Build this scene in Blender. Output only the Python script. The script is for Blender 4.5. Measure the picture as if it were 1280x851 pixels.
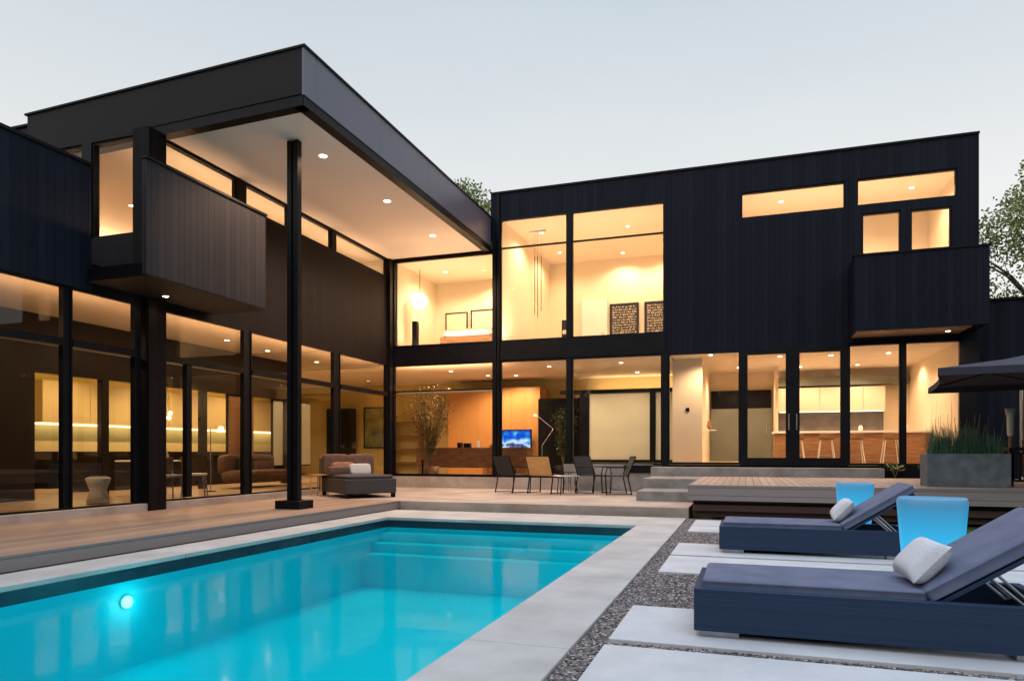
import bpy, math, random
from mathutils import Vector
R = math.radians
rnd = random.Random(7)
scene = bpy.context.scene
for o in list(bpy.data.objects): bpy.data.objects.remove(o)
col = scene.collection

# ------------------------------------------------------------------ camera
cd = bpy.data.cameras.new('camera'); cam = bpy.data.objects.new('camera', cd); col.objects.link(cam)
cd.sensor_width = 36; cd.lens = 870/1280*36
cd.shift_y = 139.5/1280
cd.clip_start = .05; cd.clip_end = 2000
cam.location = (0, 0, 1.2)
cam.rotation_euler = (R(90), 0, R(18.55))
scene.camera = cam

# ------------------------------------------------------------------ sky, sun, exposure
world = bpy.data.worlds.new('World'); scene.world = world; world.use_nodes = True
nt = world.node_tree; nt.nodes.clear()
wo = nt.nodes.new('ShaderNodeOutputWorld'); bg = nt.nodes.new('ShaderNodeBackground')
sky = nt.nodes.new('ShaderNodeTexSky'); sky.sky_type = 'NISHITA'; sky.sun_disc = False
SUN_EL, SUN_ROT = 5, 200
sky.sun_elevation = R(SUN_EL); sky.sun_rotation = R(SUN_ROT); sky.dust_density = 2; sky.air_density = 1
tc = nt.nodes.new('ShaderNodeTexCoord'); sx = nt.nodes.new('ShaderNodeSeparateXYZ')
rp = nt.nodes.new('ShaderNodeValToRGB')
cr = rp.color_ramp
cr.elements[0].position = 0.0; cr.elements[0].color = (8.3, 8.0, 7.7, 1)
cr.elements[1].position = 1.0; cr.elements[1].color = (13.5, 15.5, 19.0, 1)
e = cr.elements.new(.30); e.color = (7.2, 7.25, 7.2, 1)
e = cr.elements.new(.56); e.color = (4.8, 5.5, 6.05, 1)
e = cr.elements.new(.75); e.color = (8.0, 9.6, 12.0, 1)
mx = nt.nodes.new('ShaderNodeMix'); mx.data_type = 'RGBA'; mx.inputs[0].default_value = .88
nt.links.new(tc.outputs['Generated'], sx.inputs[0]); nt.links.new(sx.outputs['Z'], rp.inputs[0])
nt.links.new(sky.outputs[0], mx.inputs[6])
cn = nt.nodes.new('ShaderNodeTexNoise'); cn.inputs['Scale'].default_value = 1.6; cn.inputs['Detail'].default_value = 5
cmap = nt.nodes.new('ShaderNodeMapping'); cmap.inputs['Scale'].default_value = (1,1,4); nt.links.new(tc.outputs['Generated'], cmap.inputs[0]); nt.links.new(cmap.outputs[0], cn.inputs['Vector'])
cramp = nt.nodes.new('ShaderNodeValToRGB'); cramp.color_ramp.elements[0].position = .3; cramp.color_ramp.elements[1].position = .75
cramp.color_ramp.elements[0].color = (.97,.975,.985,1); cramp.color_ramp.elements[1].color = (1.05,1.035,1.03,1)
cm = nt.nodes.new('ShaderNodeMix'); cm.data_type = 'RGBA'; cm.blend_type = 'MULTIPLY'; cm.inputs[0].default_value = 1
nt.links.new(cn.outputs['Fac'], cramp.inputs[0]); nt.links.new(rp.outputs[0], cm.inputs[6]); nt.links.new(cramp.outputs[0], cm.inputs[7]); nt.links.new(cm.outputs[2], mx.inputs[7])
nt.links.new(mx.outputs[2], bg.inputs['Color']); bg.inputs['Strength'].default_value = .1
nt.links.new(bg.outputs[0], wo.inputs[0])
sl = bpy.data.lights.new('sun', 'SUN'); sun = bpy.data.objects.new('sun', sl); col.objects.link(sun)
sl.energy = .25; sl.angle = R(20); sl.color = (1, .85, .75)
sun.rotation_euler = (R(90-SUN_EL-25), 0, R(180-SUN_ROT))
vs = scene.view_settings
vs.view_transform = 'Standard'; vs.look = 'None'; vs.gamma = 1; vs.exposure = 0.4; vs.use_curve_mapping = False
cy = scene.cycles
cy.max_bounces = 8; cy.diffuse_bounces = 4; cy.glossy_bounces = 4; cy.transmission_bounces = 6; cy.transparent_max_bounces = 20
cy.sample_clamp_indirect = 4; cy.use_denoising = True
cy.caustics_reflective = False; cy.caustics_refractive = False

# ------------------------------------------------------------------ materials
MATS = {}
def principled(name, base, rough=.6, metal=0, spec=.5):
    m = bpy.data.materials.new(name); m.use_nodes = True
    b = m.node_tree.nodes['Principled BSDF']
    b.inputs['Base Color'].default_value = (*base, 1); b.inputs['Roughness'].default_value = rough
    b.inputs['Metallic'].default_value = metal; b.inputs['Specular IOR Level'].default_value = spec
    MATS[name] = m
    return m, m.node_tree, b
def noisy(name, c1, c2, scale=4, rough=.6, bump=.0, bscale=60, metal=0, spec=.5, detail=6, stretch=(1,1,1), r2=None, lo=.35, hi=.65, stain=None):
    m, t, b = principled(name, c1, rough, metal, spec)
    co = t.nodes.new('ShaderNodeTexCoord'); mp = t.nodes.new('ShaderNodeMapping'); mp.inputs['Scale'].default_value = stretch
    n = t.nodes.new('ShaderNodeTexNoise'); n.inputs['Scale'].default_value = scale; n.inputs['Detail'].default_value = detail
    r = t.nodes.new('ShaderNodeValToRGB'); r.color_ramp.elements[0].position = lo; r.color_ramp.elements[1].position = hi
    r.color_ramp.elements[0].color = (*c1, 1); r.color_ramp.elements[1].color = (*c2, 1)
    t.links.new(co.outputs['Object'], mp.inputs[0]); t.links.new(mp.outputs[0], n.inputs['Vector'])
    t.links.new(n.outputs['Fac'], r.inputs[0]); t.links.new(r.outputs[0], b.inputs['Base Color'])
    if stain:
        n3 = t.nodes.new('ShaderNodeTexNoise'); n3.inputs['Scale'].default_value = stain[0]; n3.inputs['Detail'].default_value = 12; n3.inputs['Roughness'].default_value = .75
        r3 = t.nodes.new('ShaderNodeValToRGB'); r3.color_ramp.elements[0].position = .36; r3.color_ramp.elements[1].position = .56
        r3.color_ramp.elements[0].color = (stain[1],stain[1],stain[1]*.97,1); r3.color_ramp.elements[1].color = (1,1,1,1)
        v3 = t.nodes.new('ShaderNodeTexVoronoi'); v3.inputs['Scale'].default_value = 34
        r4 = t.nodes.new('ShaderNodeValToRGB'); r4.color_ramp.elements[0].position = .05; r4.color_ramp.elements[1].position = .11
        r4.color_ramp.elements[0].color = (.72,.7,.68,1); r4.color_ramp.elements[1].color = (1,1,1,1)
        m1 = t.nodes.new('ShaderNodeMix'); m1.data_type = 'RGBA'; m1.blend_type = 'MULTIPLY'; m1.inputs[0].default_value = 1
        m2 = t.nodes.new('ShaderNodeMix'); m2.data_type = 'RGBA'; m2.blend_type = 'MULTIPLY'; m2.inputs[0].default_value = .8
        t.links.new(co.outputs['Object'], n3.inputs['Vector']); t.links.new(co.outputs['Object'], v3.inputs['Vector'])
        t.links.new(n3.outputs['Fac'], r3.inputs[0]); t.links.new(v3.outputs['Distance'], r4.inputs[0])
        t.links.new(r.outputs[0], m1.inputs[6]); t.links.new(r3.outputs[0], m1.inputs[7]); t.links.new(m1.outputs[2], m2.inputs[6]); t.links.new(r4.outputs[0], m2.inputs[7])
        t.links.new(m2.outputs[2], b.inputs['Base Color'])
    if r2 is not None:
        mr = t.nodes.new('ShaderNodeMapRange'); mr.inputs[3].default_value = rough; mr.inputs[4].default_value = r2
        t.links.new(n.outputs['Fac'], mr.inputs[0]); t.links.new(mr.outputs[0], b.inputs['Roughness'])
    if bump:
        n2 = t.nodes.new('ShaderNodeTexNoise'); n2.inputs['Scale'].default_value = bscale; n2.inputs['Detail'].default_value = 3
        t.links.new(mp.outputs[0], n2.inputs['Vector'])
        bp = t.nodes.new('ShaderNodeBump'); bp.inputs['Strength'].default_value = bump; bp.inputs['Distance'].default_value = .01
        t.links.new(n2.outputs['Fac'], bp.inputs['Height']); t.links.new(bp.outputs[0], b.inputs['Normal'])
    return m
def boards(name, c1, c2, width, axis, rough=.5, groove=.06, gcol=.35, bump=.6, grain=(1,1,1), gscale=6, spec=.5):
    """boards repeating along an axis (0 x, 1 y, or 'xy' = x+y) with a tone per board, dark grooves and a bump"""
    m, t, b = principled(name, c1, rough, 0, spec)
    N, L = t.nodes, t.links
    co = N.new('ShaderNodeTexCoord'); s = N.new('ShaderNodeSeparateXYZ'); L.new(co.outputs['Object'], s.inputs[0])
    def math_(op, a, bb=None):
        n = N.new('ShaderNodeMath'); n.operation = op
        for i, v in enumerate((a, bb)):
            if v is None: continue
            if isinstance(v, (int, float)): n.inputs[i].default_value = v
            else: L.new(v, n.inputs[i])
        return n.outputs[0]
    src = {0: s.outputs[0], 1: s.outputs[1], 2: s.outputs[2]}.get(axis) if axis != 'xy' else math_('ADD', s.outputs[0], s.outputs[1])
    q = math_('DIVIDE', src, width); fl = math_('FLOOR', q); fr = math_('FRACT', q)
    wn = N.new('ShaderNodeTexWhiteNoise'); wn.noise_dimensions = '1D'; L.new(fl, wn.inputs['W'])
    mp = N.new('ShaderNodeMapping'); mp.inputs['Scale'].default_value = grain; L.new(co.outputs['Object'], mp.inputs[0])
    ns = N.new('ShaderNodeTexNoise'); ns.inputs['Scale'].default_value = gscale; ns.inputs['Detail'].default_value = 5
    L.new(mp.outputs[0], ns.inputs['Vector'])
    f = math_('ADD', math_('MULTIPLY', wn.outputs['Value'], .6), math_('MULTIPLY', ns.outputs['Fac'], .5))
    r = N.new('ShaderNodeMix'); r.data_type = 'RGBA'; L.new(f, r.inputs[0])
    r.inputs[6].default_value = (*c1, 1); r.inputs[7].default_value = (*c2, 1)
    edge = math_('LESS_THAN', fr, groove)
    g = N.new('ShaderNodeMix'); g.data_type = 'RGBA'; L.new(edge, g.inputs[0]); L.new(r.outputs[2], g.inputs[6])
    g.inputs[7].default_value = (c1[0]*gcol, c1[1]*gcol, c1[2]*gcol, 1)
    L.new(g.outputs[2], b.inputs['Base Color'])
    h = math_('ADD', math_('SUBTRACT', 1, edge), math_('MULTIPLY', ns.outputs['Fac'], .15))
    bp = N.new('ShaderNodeBump'); bp.inputs['Strength'].default_value = bump; bp.inputs['Distance'].default_value = .006
    L.new(h, bp.inputs['Height']); L.new(bp.outputs[0], b.inputs['Normal'])
    return m
def emit(name, c, s):
    m = bpy.data.materials.new(name); m.use_nodes = True; t = m.node_tree; t.nodes.clear()
    o = t.nodes.new('ShaderNodeOutputMaterial'); e = t.nodes.new('ShaderNodeEmission')
    e.inputs[0].default_value = (*c, 1); e.inputs[1].default_value = s; t.links.new(e.outputs[0], o.inputs[0]); MATS[name] = m
    return m
def glassy(name, tint=(.93,.95,.94), ior=1.45, rough=0, bump=0, bscale=2, mult=1.0):
    m = bpy.data.materials.new(name); m.use_nodes = True; t = m.node_tree; t.nodes.clear(); L = t.links
    o = t.nodes.new('ShaderNodeOutputMaterial'); tr = t.nodes.new('ShaderNodeBsdfTransparent'); gl = t.nodes.new('ShaderNodeBsdfGlossy')
    tr.inputs[0].default_value = (*tint, 1); gl.inputs['Roughness'].default_value = rough
    fr = t.nodes.new('ShaderNodeFresnel'); fr.inputs[0].default_value = ior
    mu = t.nodes.new('ShaderNodeMath'); mu.operation = 'MULTIPLY'; mu.inputs[1].default_value = mult; mu.use_clamp = True
    ms = t.nodes.new('ShaderNodeMixShader'); L.new(fr.outputs[0], mu.inputs[0]); L.new(mu.outputs[0], ms.inputs[0])
    L.new(tr.outputs[0], ms.inputs[1]); L.new(gl.outputs[0], ms.inputs[2]); L.new(ms.outputs[0], o.inputs[0])
    if bump:
        co = t.nodes.new('ShaderNodeTexCoord'); n = t.nodes.new('ShaderNodeTexNoise'); n.inputs['Scale'].default_value = bscale; n.inputs['Detail'].default_value = 2
        bp = t.nodes.new('ShaderNodeBump'); bp.inputs['Strength'].default_value = bump; bp.inputs['Distance'].default_value = .05
        L.new(co.outputs['Object'], n.inputs['Vector']); L.new(n.outputs['Fac'], bp.inputs['Height']); L.new(bp.outputs[0], gl.inputs['Normal']); L.new(bp.outputs[0], fr.inputs['Normal'])
    MATS[name] = m
    return m

M = {}
M['clad'] = boards('black_cladding', (.0045,.006,.0125), (.0105,.0135,.024), .14, 'xy', rough=.6, bump=.35, groove=.06, gcol=.4, grain=(3,3,.4), spec=.12)
M['clad_brown'] = boards('dark_stained_cladding', (.0045,.0033,.004), (.010,.0072,.0085), .14, 'xy', rough=.6, groove=.07, gcol=.25, grain=(3,3,.4), spec=.10)
M['clad_mauve'] = boards('mauve_cladding', (.017,.015,.019), (.033,.029,.035), .135, 'xy', rough=.6, groove=.07, gcol=.35, grain=(3,3,.3), spec=.15)  # lighter, greyer boards than the black cladding
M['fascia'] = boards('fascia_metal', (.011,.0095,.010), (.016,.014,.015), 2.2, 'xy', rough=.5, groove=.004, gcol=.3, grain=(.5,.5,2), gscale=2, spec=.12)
M['fascia_side_lit'] = boards('fascia_metal_side_lit', (.085,.085,.125), (.11,.11,.155), 2.2, 'xy', rough=.38, groove=.004, gcol=.3, grain=(.5,.5,2), gscale=2, spec=.6)  # same metal as the front; grazing sky reflection is painted into this tone
M['black'] = noisy('black_steel', (.003,.003,.005), (.006,.006,.008), 3, rough=.45, spec=.15)
M['soffit'] = noisy('soffit_plaster', (.84,.70,.61), (.87,.74,.65), .6, rough=.85, bump=.04, bscale=90)
M['soffit_wood'] = boards('soffit_wood', (.10,.05,.03), (.16,.08,.05), .12, 0, rough=.55)
M['roof'] = noisy('roof_membrane', (.05,.05,.05), (.08,.08,.08), 2, rough=.9)
M['concrete'] = noisy('pale_concrete', (.40,.385,.365), (.50,.485,.465), 1.6, rough=.75, bump=.10, bscale=110, detail=9, r2=.9, stain=(1.1,.87))
M['slab'] = noisy('slab_concrete', (.50,.50,.505), (.60,.60,.605), 1.3, rough=.8, bump=.12, bscale=140, detail=9, stain=(.8,.86))
M['terrace'] = noisy('terrace_concrete', (.36,.29,.25), (.50,.42,.37), 1.1, rough=.65, bump=.08, bscale=80, detail=8, r2=.45, stain=(1.4,.75))
M['concrete_dark'] = noisy('grey_concrete', (.21,.197,.187), (.32,.30,.285), 2.2, rough=.85, bump=.15, bscale=50, detail=9, stain=(2,.7))
M['planter'] = noisy('planter_zinc', (.07,.085,.10), (.13,.15,.17), 5, rough=.6, bump=.08, bscale=40, detail=9)
M['deck'] = boards('deck_boards', (.26,.19,.155), (.40,.30,.25), .14, 0, rough=.6, groove=.09, gcol=.2, grain=(5,.5,1))
M['deck_left'] = boards('left_deck_boards', (.24,.15,.105), (.41,.275,.195), .15, 0, rough=.5, groove=.06, gcol=.3, grain=(6,.4,1))
M['deck_edge'] = boards('deck_edge_board', (.19,.155,.145), (.27,.225,.21), .137, 2, rough=.65, groove=.05, gcol=.3, grain=(.5,5,5))
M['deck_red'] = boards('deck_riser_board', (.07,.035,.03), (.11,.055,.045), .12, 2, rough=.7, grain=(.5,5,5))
M['pool'] = noisy('pool_plaster', (.13,.60,.67), (.17,.66,.73), .7, rough=.7)
M['tile'] = noisy('pool_band_tile', (.012,.02,.032), (.02,.03,.045), 6, rough=.25)
M['glass'] = glassy('window_glass', (.95,.96,.95), 1.42)
M['glass_tint'] = glassy('tinted_window_glass', (.72,.70,.63), 1.55)
M['wall'] = noisy('interior_wall', (.78,.67,.51), (.82,.71,.55), .5, rough=.8)
M['wall_y'] = noisy('interior_wall_yellow', (.58,.46,.19), (.64,.51,.22), .5, rough=.6)
M['ceil'] = noisy('interior_ceiling', (.82,.72,.58), (.86,.76,.62), .5, rough=.85)
M['floor_in'] = boards('interior_floor', (.48,.34,.20), (.60,.45,.28), .18, 1, rough=.3, groove=.03, gcol=.6, grain=(.6,6,1))
M['woodwall'] = boards('interior_wood_panel', (.50,.24,.075), (.62,.31,.10), .6, 'xy', rough=.45, groove=.012, gcol=.5, grain=(1,1,8), gscale=3)
M['wood'] = noisy('walnut_wood', (.16,.07,.03), (.27,.13,.06), 6, rough=.45, stretch=(.5,4,4))
M['wood_light'] = noisy('oak_wood', (.26,.125,.055), (.38,.20,.095), 6, rough=.4, stretch=(.5,4,4))
M['darkwall'] = boards('dark_wood_partition', (.007,.0045,.0035), (.014,.009,.006), .5, 'xy', rough=.35, groove=.015, grain=(3,3,.5))
M['white'] = noisy('white_paint', (.78,.76,.72), (.82,.80,.76), 2, rough=.5)
M['frost'] = noisy('frosted_panel', (.58,.58,.44), (.64,.64,.50), .8, rough=.5)
M['greyp'] = noisy('grey_panel', (.15,.165,.14), (.19,.205,.175), 1, rough=.5)
M['stone_in'] = noisy('grey_backsplash', (.11,.10,.105), (.17,.155,.16), 3, rough=.4)
M['black_fab'] = noisy('dark_mesh_fabric', (.014,.016,.016), (.03,.032,.03), 60, rough=.8)
M['tan'] = noisy('tan_leather', (.55,.28,.09), (.66,.36,.13), 6, rough=.5, bump=.1, bscale=50)
M['wicker'] = noisy('brown_wicker', (.07,.052,.045), (.13,.10,.088), 70, rough=.7, bump=.6, bscale=90, stretch=(1,1,2.5))
M['base_grey'] = noisy('sofa_base_weave', (.036,.030,.031), (.065,.056,.056), 80, rough=.7, bump=.5, bscale=110, stretch=(1,1,2))
M['cush_brown'] = noisy('brown_cushion', (.11,.058,.038), (.165,.09,.06), 12, rough=.85, bump=.2, bscale=60)
M['cush_red'] = noisy('rust_cushion', (.30,.12,.075), (.38,.16,.10), 12, rough=.85, bump=.2, bscale=60)
M['cush_pale'] = noisy('pale_cushion', (.50,.48,.46), (.62,.60,.58), 40, rough=.9, bump=.3, bscale=70)
M['lounge_frame'] = boards('navy_lounger_weave', (.012,.030,.068), (.019,.041,.088), .016, 2, rough=.6, groove=.18, gcol=.88, bump=.12, grain=(1,1,1), gscale=45, spec=.3)
M['lounge_cush'] = noisy('slate_blue_cushion', (.09,.108,.175), (.125,.142,.215), 5, rough=.75, bump=.12, bscale=220)
M['lounge_pil'] = noisy('pale_pillow', (.56,.55,.57), (.66,.65,.67), 90, rough=.9, bump=.3, bscale=150)
M['alu'] = noisy('brushed_aluminium', (.35,.37,.40), (.45,.47,.50), 9, rough=.35, metal=.8)
M['umb'] = noisy('umbrella_canvas', (.028,.028,.042), (.04,.04,.058), 30, rough=.85)
M['steel'] = noisy('stainless_steel', (.55,.55,.55), (.68,.68,.68), 9, rough=.3, metal=.9)
M['grass'] = noisy('lawn_green', (.025,.055,.010), (.06,.10,.02), 9, rough=.9, bump=.6, bscale=120)
M['blade'] = noisy('grass_blade', (.03,.075,.035), (.07,.12,.05), 3, rough=.6)
M['leaf'] = noisy('tree_leaf', (.045,.085,.02), (.12,.17,.045), .9, rough=.6)
M['leaf_dark'] = noisy('dark_leaf', (.018,.035,.012), (.045,.075,.025), .6, rough=.6)
M['bark'] = noisy('bark', (.06,.045,.035), (.12,.10,.08), 8, rough=.9, bump=.5, bscale=20, stretch=(3,3,.6))
M['dry'] = noisy('dry_branch', (.12,.09,.04), (.20,.16,.07), 8, rough=.8)
M['down'] = emit('downlight_glow', (1,.80,.55), 14)
M['warmlamp'] = emit('lamp_glow', (1,.78,.40), 3.2)
M['strip'] = emit('strip_glow', (1,.82,.50), 3.0)
M['poollamp'] = emit('pool_lamp_glow', (.65,1,1), 22)
M['tv'] = None
# gravel
def gravel_mat():
    m, t, b = principled('gravel_mix', (.2,.2,.2), .85); N, L = t.nodes, t.links
    co = N.new('ShaderNodeTexCoord'); v = N.new('ShaderNodeTexVoronoi'); v.inputs['Scale'].default_value = 55
    L.new(co.outputs['Object'], v.inputs['Vector'])
    r = N.new('ShaderNodeValToRGB'); s = N.new('ShaderNodeSeparateColor'); L.new(v.outputs['Color'], s.inputs[0]); L.new(s.outputs[0], r.inputs[0])
    r.color_ramp.elements[0].color = (.07,.062,.058,1); r.color_ramp.elements[1].color = (.36,.32,.30,1)
    e = r.color_ramp.elements.new(.6); e.color = (.17,.145,.135,1)
    L.new(r.outputs[0], b.inputs['Base Color'])
    bp = N.new('ShaderNodeBump'); bp.inputs['Strength'].default_value = 1; bp.inputs['Distance'].default_value = .012; bp.invert = True
    L.new(v.outputs['Distance'], bp.inputs['Height']); L.new(bp.outputs[0], b.inputs['Normal'])
    return m
M['gravel'] = gravel_mat()
def stone_mat():
    m, t, b = principled('gravel_stone', (.2,.2,.2), .8); N, L = t.nodes, t.links
    g = N.new('ShaderNodeNewGeometry'); r = N.new('ShaderNodeValToRGB'); L.new(g.outputs['Random Per Island'], r.inputs[0])
    r.color_ramp.elements[0].color = (.05,.045,.045,1); r.color_ramp.elements[1].color = (.50,.45,.42,1)
    e = r.color_ramp.elements.new(.35); e.color = (.13,.10,.09,1)
    e = r.color_ramp.elements.new(.7); e.color = (.24,.21,.20,1)
    L.new(r.outputs[0], b.inputs['Base Color']); return m
M['stone'] = stone_mat()
def leaf_mat(name, a, b_, c):
    m, t, b = principled(name, a, .6); N, L = t.nodes, t.links
    g = N.new('ShaderNodeNewGeometry'); r = N.new('ShaderNodeValToRGB'); L.new(g.outputs['Random Per Island'], r.inputs[0])
    r.color_ramp.elements[0].color = (*a, 1); r.color_ramp.elements[1].color = (*c, 1)
    e = r.color_ramp.elements.new(.5); e.color = (*b_, 1)
    L.new(r.outputs[0], b.inputs['Base Color']); return m
M['leaf'] = leaf_mat('tree_leaf', (.13,.18,.045), (.22,.28,.09), (.38,.42,.18))
M['leaf_dark'] = leaf_mat('dark_leaf', (.012,.025,.010), (.03,.05,.018), (.05,.08,.03))
M['leaf_olive'] = leaf_mat('olive_leaf', (.10,.07,.02), (.16,.12,.04), (.22,.18,.07))
M['olive'] = noisy('olive_painting', (.10,.13,.05), (.34,.36,.16), 2.5, rough=.6)
M['blade'] = leaf_mat('grass_blade', (.02,.07,.045), (.035,.11,.06), (.09,.16,.07))
def water_mat():
    return glassy('pool_water', (.03,.78,.83), 1.33, 0.08, bump=.12, bscale=1.6, mult=.27)
M['water'] = water_mat()
def glow_table_mat():
    m, t, b = principled('glowing_blue_plastic', (.10,.22,.32), .4); N, L = t.nodes, t.links
    co = N.new('ShaderNodeTexCoord'); s = N.new('ShaderNodeSeparateXYZ'); L.new(co.outputs['Object'], s.inputs[0])
    r = N.new('ShaderNodeValToRGB'); L.new(s.outputs[2], r.inputs[0])
    cr = r.color_ramp; cr.elements[0].position = .1; cr.elements[0].color = (0,.30,.70,1); cr.elements[1].position = .84; cr.elements[1].color = (.03,.11,.22,1)
    e = cr.elements.new(.5); e.color = (.0,.40,.74,1)
    e = cr.elements.new(.70); e.color = (.0,.24,.46,1)
    L.new(r.outputs[0], b.inputs['Emission Color']); b.inputs['Emission Strength'].default_value = .72
    return m
M['glow'] = glow_table_mat()
def tv_mat():
    m = bpy.data.materials.new('tv_screen'); m.use_nodes = True; t = m.node_tree; t.nodes.clear(); N, L = t.nodes, t.links
    o = N.new('ShaderNodeOutputMaterial'); e = N.new('ShaderNodeEmission'); co = N.new('ShaderNodeTexCoord')
    s = N.new('ShaderNodeSeparateXYZ'); L.new(co.outputs['Generated'], s.inputs[0])
    n = N.new('ShaderNodeTexNoise'); n.inputs['Scale'].default_value = 3.5; L.new(co.outputs['Generated'], n.inputs['Vector'])
    a = N.new('ShaderNodeMath'); a.operation = 'MULTIPLY_ADD'; a.inputs[1].default_value = 1.6; L.new(n.outputs['Fac'], a.inputs[0])
    sb = N.new('ShaderNodeMath'); sb.operation = 'SUBTRACT'; L.new(s.outputs[2], sb.inputs[0]); sb.inputs[1].default_value = .8
    L.new(sb.outputs[0], a.inputs[2])
    r = N.new('ShaderNodeValToRGB'); L.new(a.outputs[0], r.inputs[0]); cr = r.color_ramp
    cr.elements[0].position = .1; cr.elements[0].color = (.02,.03,.08,1); cr.elements[1].position = .95; cr.elements[1].color = (.01,.06,.55,1)
    for p, c in ((.35,(.12,.15,.3,1)),(.5,(.6,.7,.85,1)),(.62,(.25,.45,.85,1)),(.75,(.02,.25,.6,1))):
        k = cr.elements.new(p); k.color = c
    L.new(r.outputs[0], e.inputs[0]); e.inputs[1].default_value = 1.0; L.new(e.outputs[0], o.inputs[0]); return m
M['tv'] = tv_mat()
M['art'] = noisy('artwork_ink', (.012,.011,.010), (.02,.018,.016), 8, rough=.5)
M['art_line'] = noisy('artwork_line', (.42,.35,.25), (.55,.47,.34), 20, rough=.6)


# ------------------------------------------------------------------ mesh helpers
class MB:
    def __init__(s): s.v = []; s.f = []
    def add(s, vs_, fs):
        k = len(s.v); s.v += [tuple(p) for p in vs_]; s.f += [tuple(i+k for i in f) for f in fs]; return s
    def box(s, x0, x1, y0, y1, z0, z1):
        return s.add([(x0,y0,z0),(x1,y0,z0),(x1,y1,z0),(x0,y1,z0),(x0,y0,z1),(x1,y0,z1),(x1,y1,z1),(x0,y1,z1)],
                     [(0,3,2,1),(4,5,6,7),(0,1,5,4),(1,2,6,5),(2,3,7,6),(3,0,4,7)])
    def prism(s, pts, z0, z1):
        n = len(pts)
        return s.add([(x,y,z0) for x,y in pts]+[(x,y,z1) for x,y in pts],
                     [tuple(range(n-1,-1,-1)), tuple(range(n,2*n))]+[(i,(i+1)%n,(i+1)%n+n,i+n) for i in range(n)])
    def prism_y(s, pts, y0, y1):      # profile in x,z
        n = len(pts)
        return s.add([(x,y0,z) for x,z in pts]+[(x,y1,z) for x,z in pts],
                     [tuple(range(n)), tuple(range(2*n-1,n-1,-1))]+[(i,i+n,(i+1)%n+n,(i+1)%n) for i in range(n)])
    def tube(s, pts, r, seg=8, caps=True):
        pts = [Vector(p) for p in pts]; rs = r if isinstance(r, (list,tuple)) else [r]*len(pts)
        vs_ = []; n = len(pts)
        for i, p in enumerate(pts):
            d = (pts[min(i+1,n-1)]-pts[max(i-1,0)]).normalized()
            u = d.cross(Vector((0,0,1)) if abs(d.z) < .95 else Vector((1,0,0))).normalized(); w = d.cross(u)
            for k in range(seg):
                a = 2*math.pi*k/seg; vs_.append(p+(u*math.cos(a)+w*math.sin(a))*rs[i])
        fs = [(i*seg+k, i*seg+(k+1)%seg, (i+1)*seg+(k+1)%seg, (i+1)*seg+k) for i in range(n-1) for k in range(seg)]
        if caps: fs += [tuple(range(seg-1,-1,-1)), tuple(range((n-1)*seg, n*seg))]
        return s.add(vs_, fs)
    def lathe(s, prof, c=(0,0,0), seg=24):
        vs_ = [(c[0]+r*math.cos(2*math.pi*k/seg), c[1]+r*math.sin(2*math.pi*k/seg), c[2]+z) for r,z in prof for k in range(seg)]
        n = len(prof)
        fs = [(i*seg+k, i*seg+(k+1)%seg, (i+1)*seg+(k+1)%seg, (i+1)*seg+k) for i in range(n-1) for k in range(seg)]
        fs += [tuple(range(seg-1,-1,-1)), tuple(range((n-1)*seg, n*seg))]
        return s.add(vs_, fs)
    def rbox(s, x0, x1, y0, y1, z0, z1, r=.04, puff=0):
        """softly rounded cushion: superellipsoid-like grid"""
        cx, cy_, cz = (x0+x1)/2, (y0+y1)/2, (z0+z1)/2; hx, hy, hz = (x1-x0)/2, (y1-y0)/2, (z1-z0)/2
        nu, nv = 28, 14; vs_ = []
        def sp(v, e): return math.copysign(abs(v)**e, v)
        e1, e2 = puff or .35, .14 if puff else .22
        for j in range(nv+1):
            t = -math.pi/2+math.pi*j/nv
            for i in range(nu):
                a = 2*math.pi*i/nu
                vs_.append((cx+hx*sp(math.cos(t),e1)*sp(math.cos(a),e2), cy_+hy*sp(math.cos(t),e1)*sp(math.sin(a),e2), cz+hz*sp(math.sin(t),e1)))
        fs = [(j*nu+i, j*nu+(i+1)%nu, (j+1)*nu+(i+1)%nu, (j+1)*nu+i) for j in range(nv) for i in range(nu)]
        return s.add(vs_, fs)
    def rot(s, piv, ax, ang):
        from mathutils import Matrix
        m = Matrix.Rotation(ang, 3, ax); p = Vector(piv)
        s.v = [tuple(m@(Vector(q)-p)+p) for q in s.v]; return s
    def build(s, name, mat, parent=None, o=(0,0,0), smooth=False, bevel=0):
        me = bpy.data.meshes.new(name); me.from_pydata([(a-o[0],b-o[1],c-o[2]) for a,b,c in s.v], [], s.f); me.update()
        me.materials.append(mat); ob = bpy.data.objects.new(name, me); col.objects.link(ob)
        if parent is not None: ob.parent = parent
        else: ob.location = o
        if smooth:
            for p in me.polygons: p.use_smooth = True
        if bevel:
            b = ob.modifiers.new('bevel', 'BEVEL'); b.width = bevel; b.segments = 2; b.limit_method = 'ANGLE'
            if not smooth: b.harden_normals = False
        return ob
def tag(o, label=None, cat=None, group=None, kind=None):
    if label: o['label'] = label
    if cat: o['category'] = cat
    if group: o['group'] = group
    if kind: o['kind'] = kind
    return o
def thing(name, label, cat, loc=(0,0,0), rz=0, group=None):
    o = bpy.data.objects.new(name, None); col.objects.link(o); o.location = loc; o.rotation_euler = (0,0,rz)
    o.empty_display_size = .1
    return tag(o, label, cat, group)
def dup(root, loc, rz, label=None):
    r = root.copy(); col.objects.link(r); r.location = loc; r.rotation_euler = (0,0,rz)
    if label: r['label'] = label
    for ch in list(root.children):
        c = ch.copy(); col.objects.link(c); c.parent = r
        for g in list(ch.children):
            d = g.copy(); col.objects.link(d); d.parent = c
    return r
def struct(name, mb, mat, kind='structure', **k):
    return tag(mb.build(name, mat, **k), kind=kind)
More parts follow.
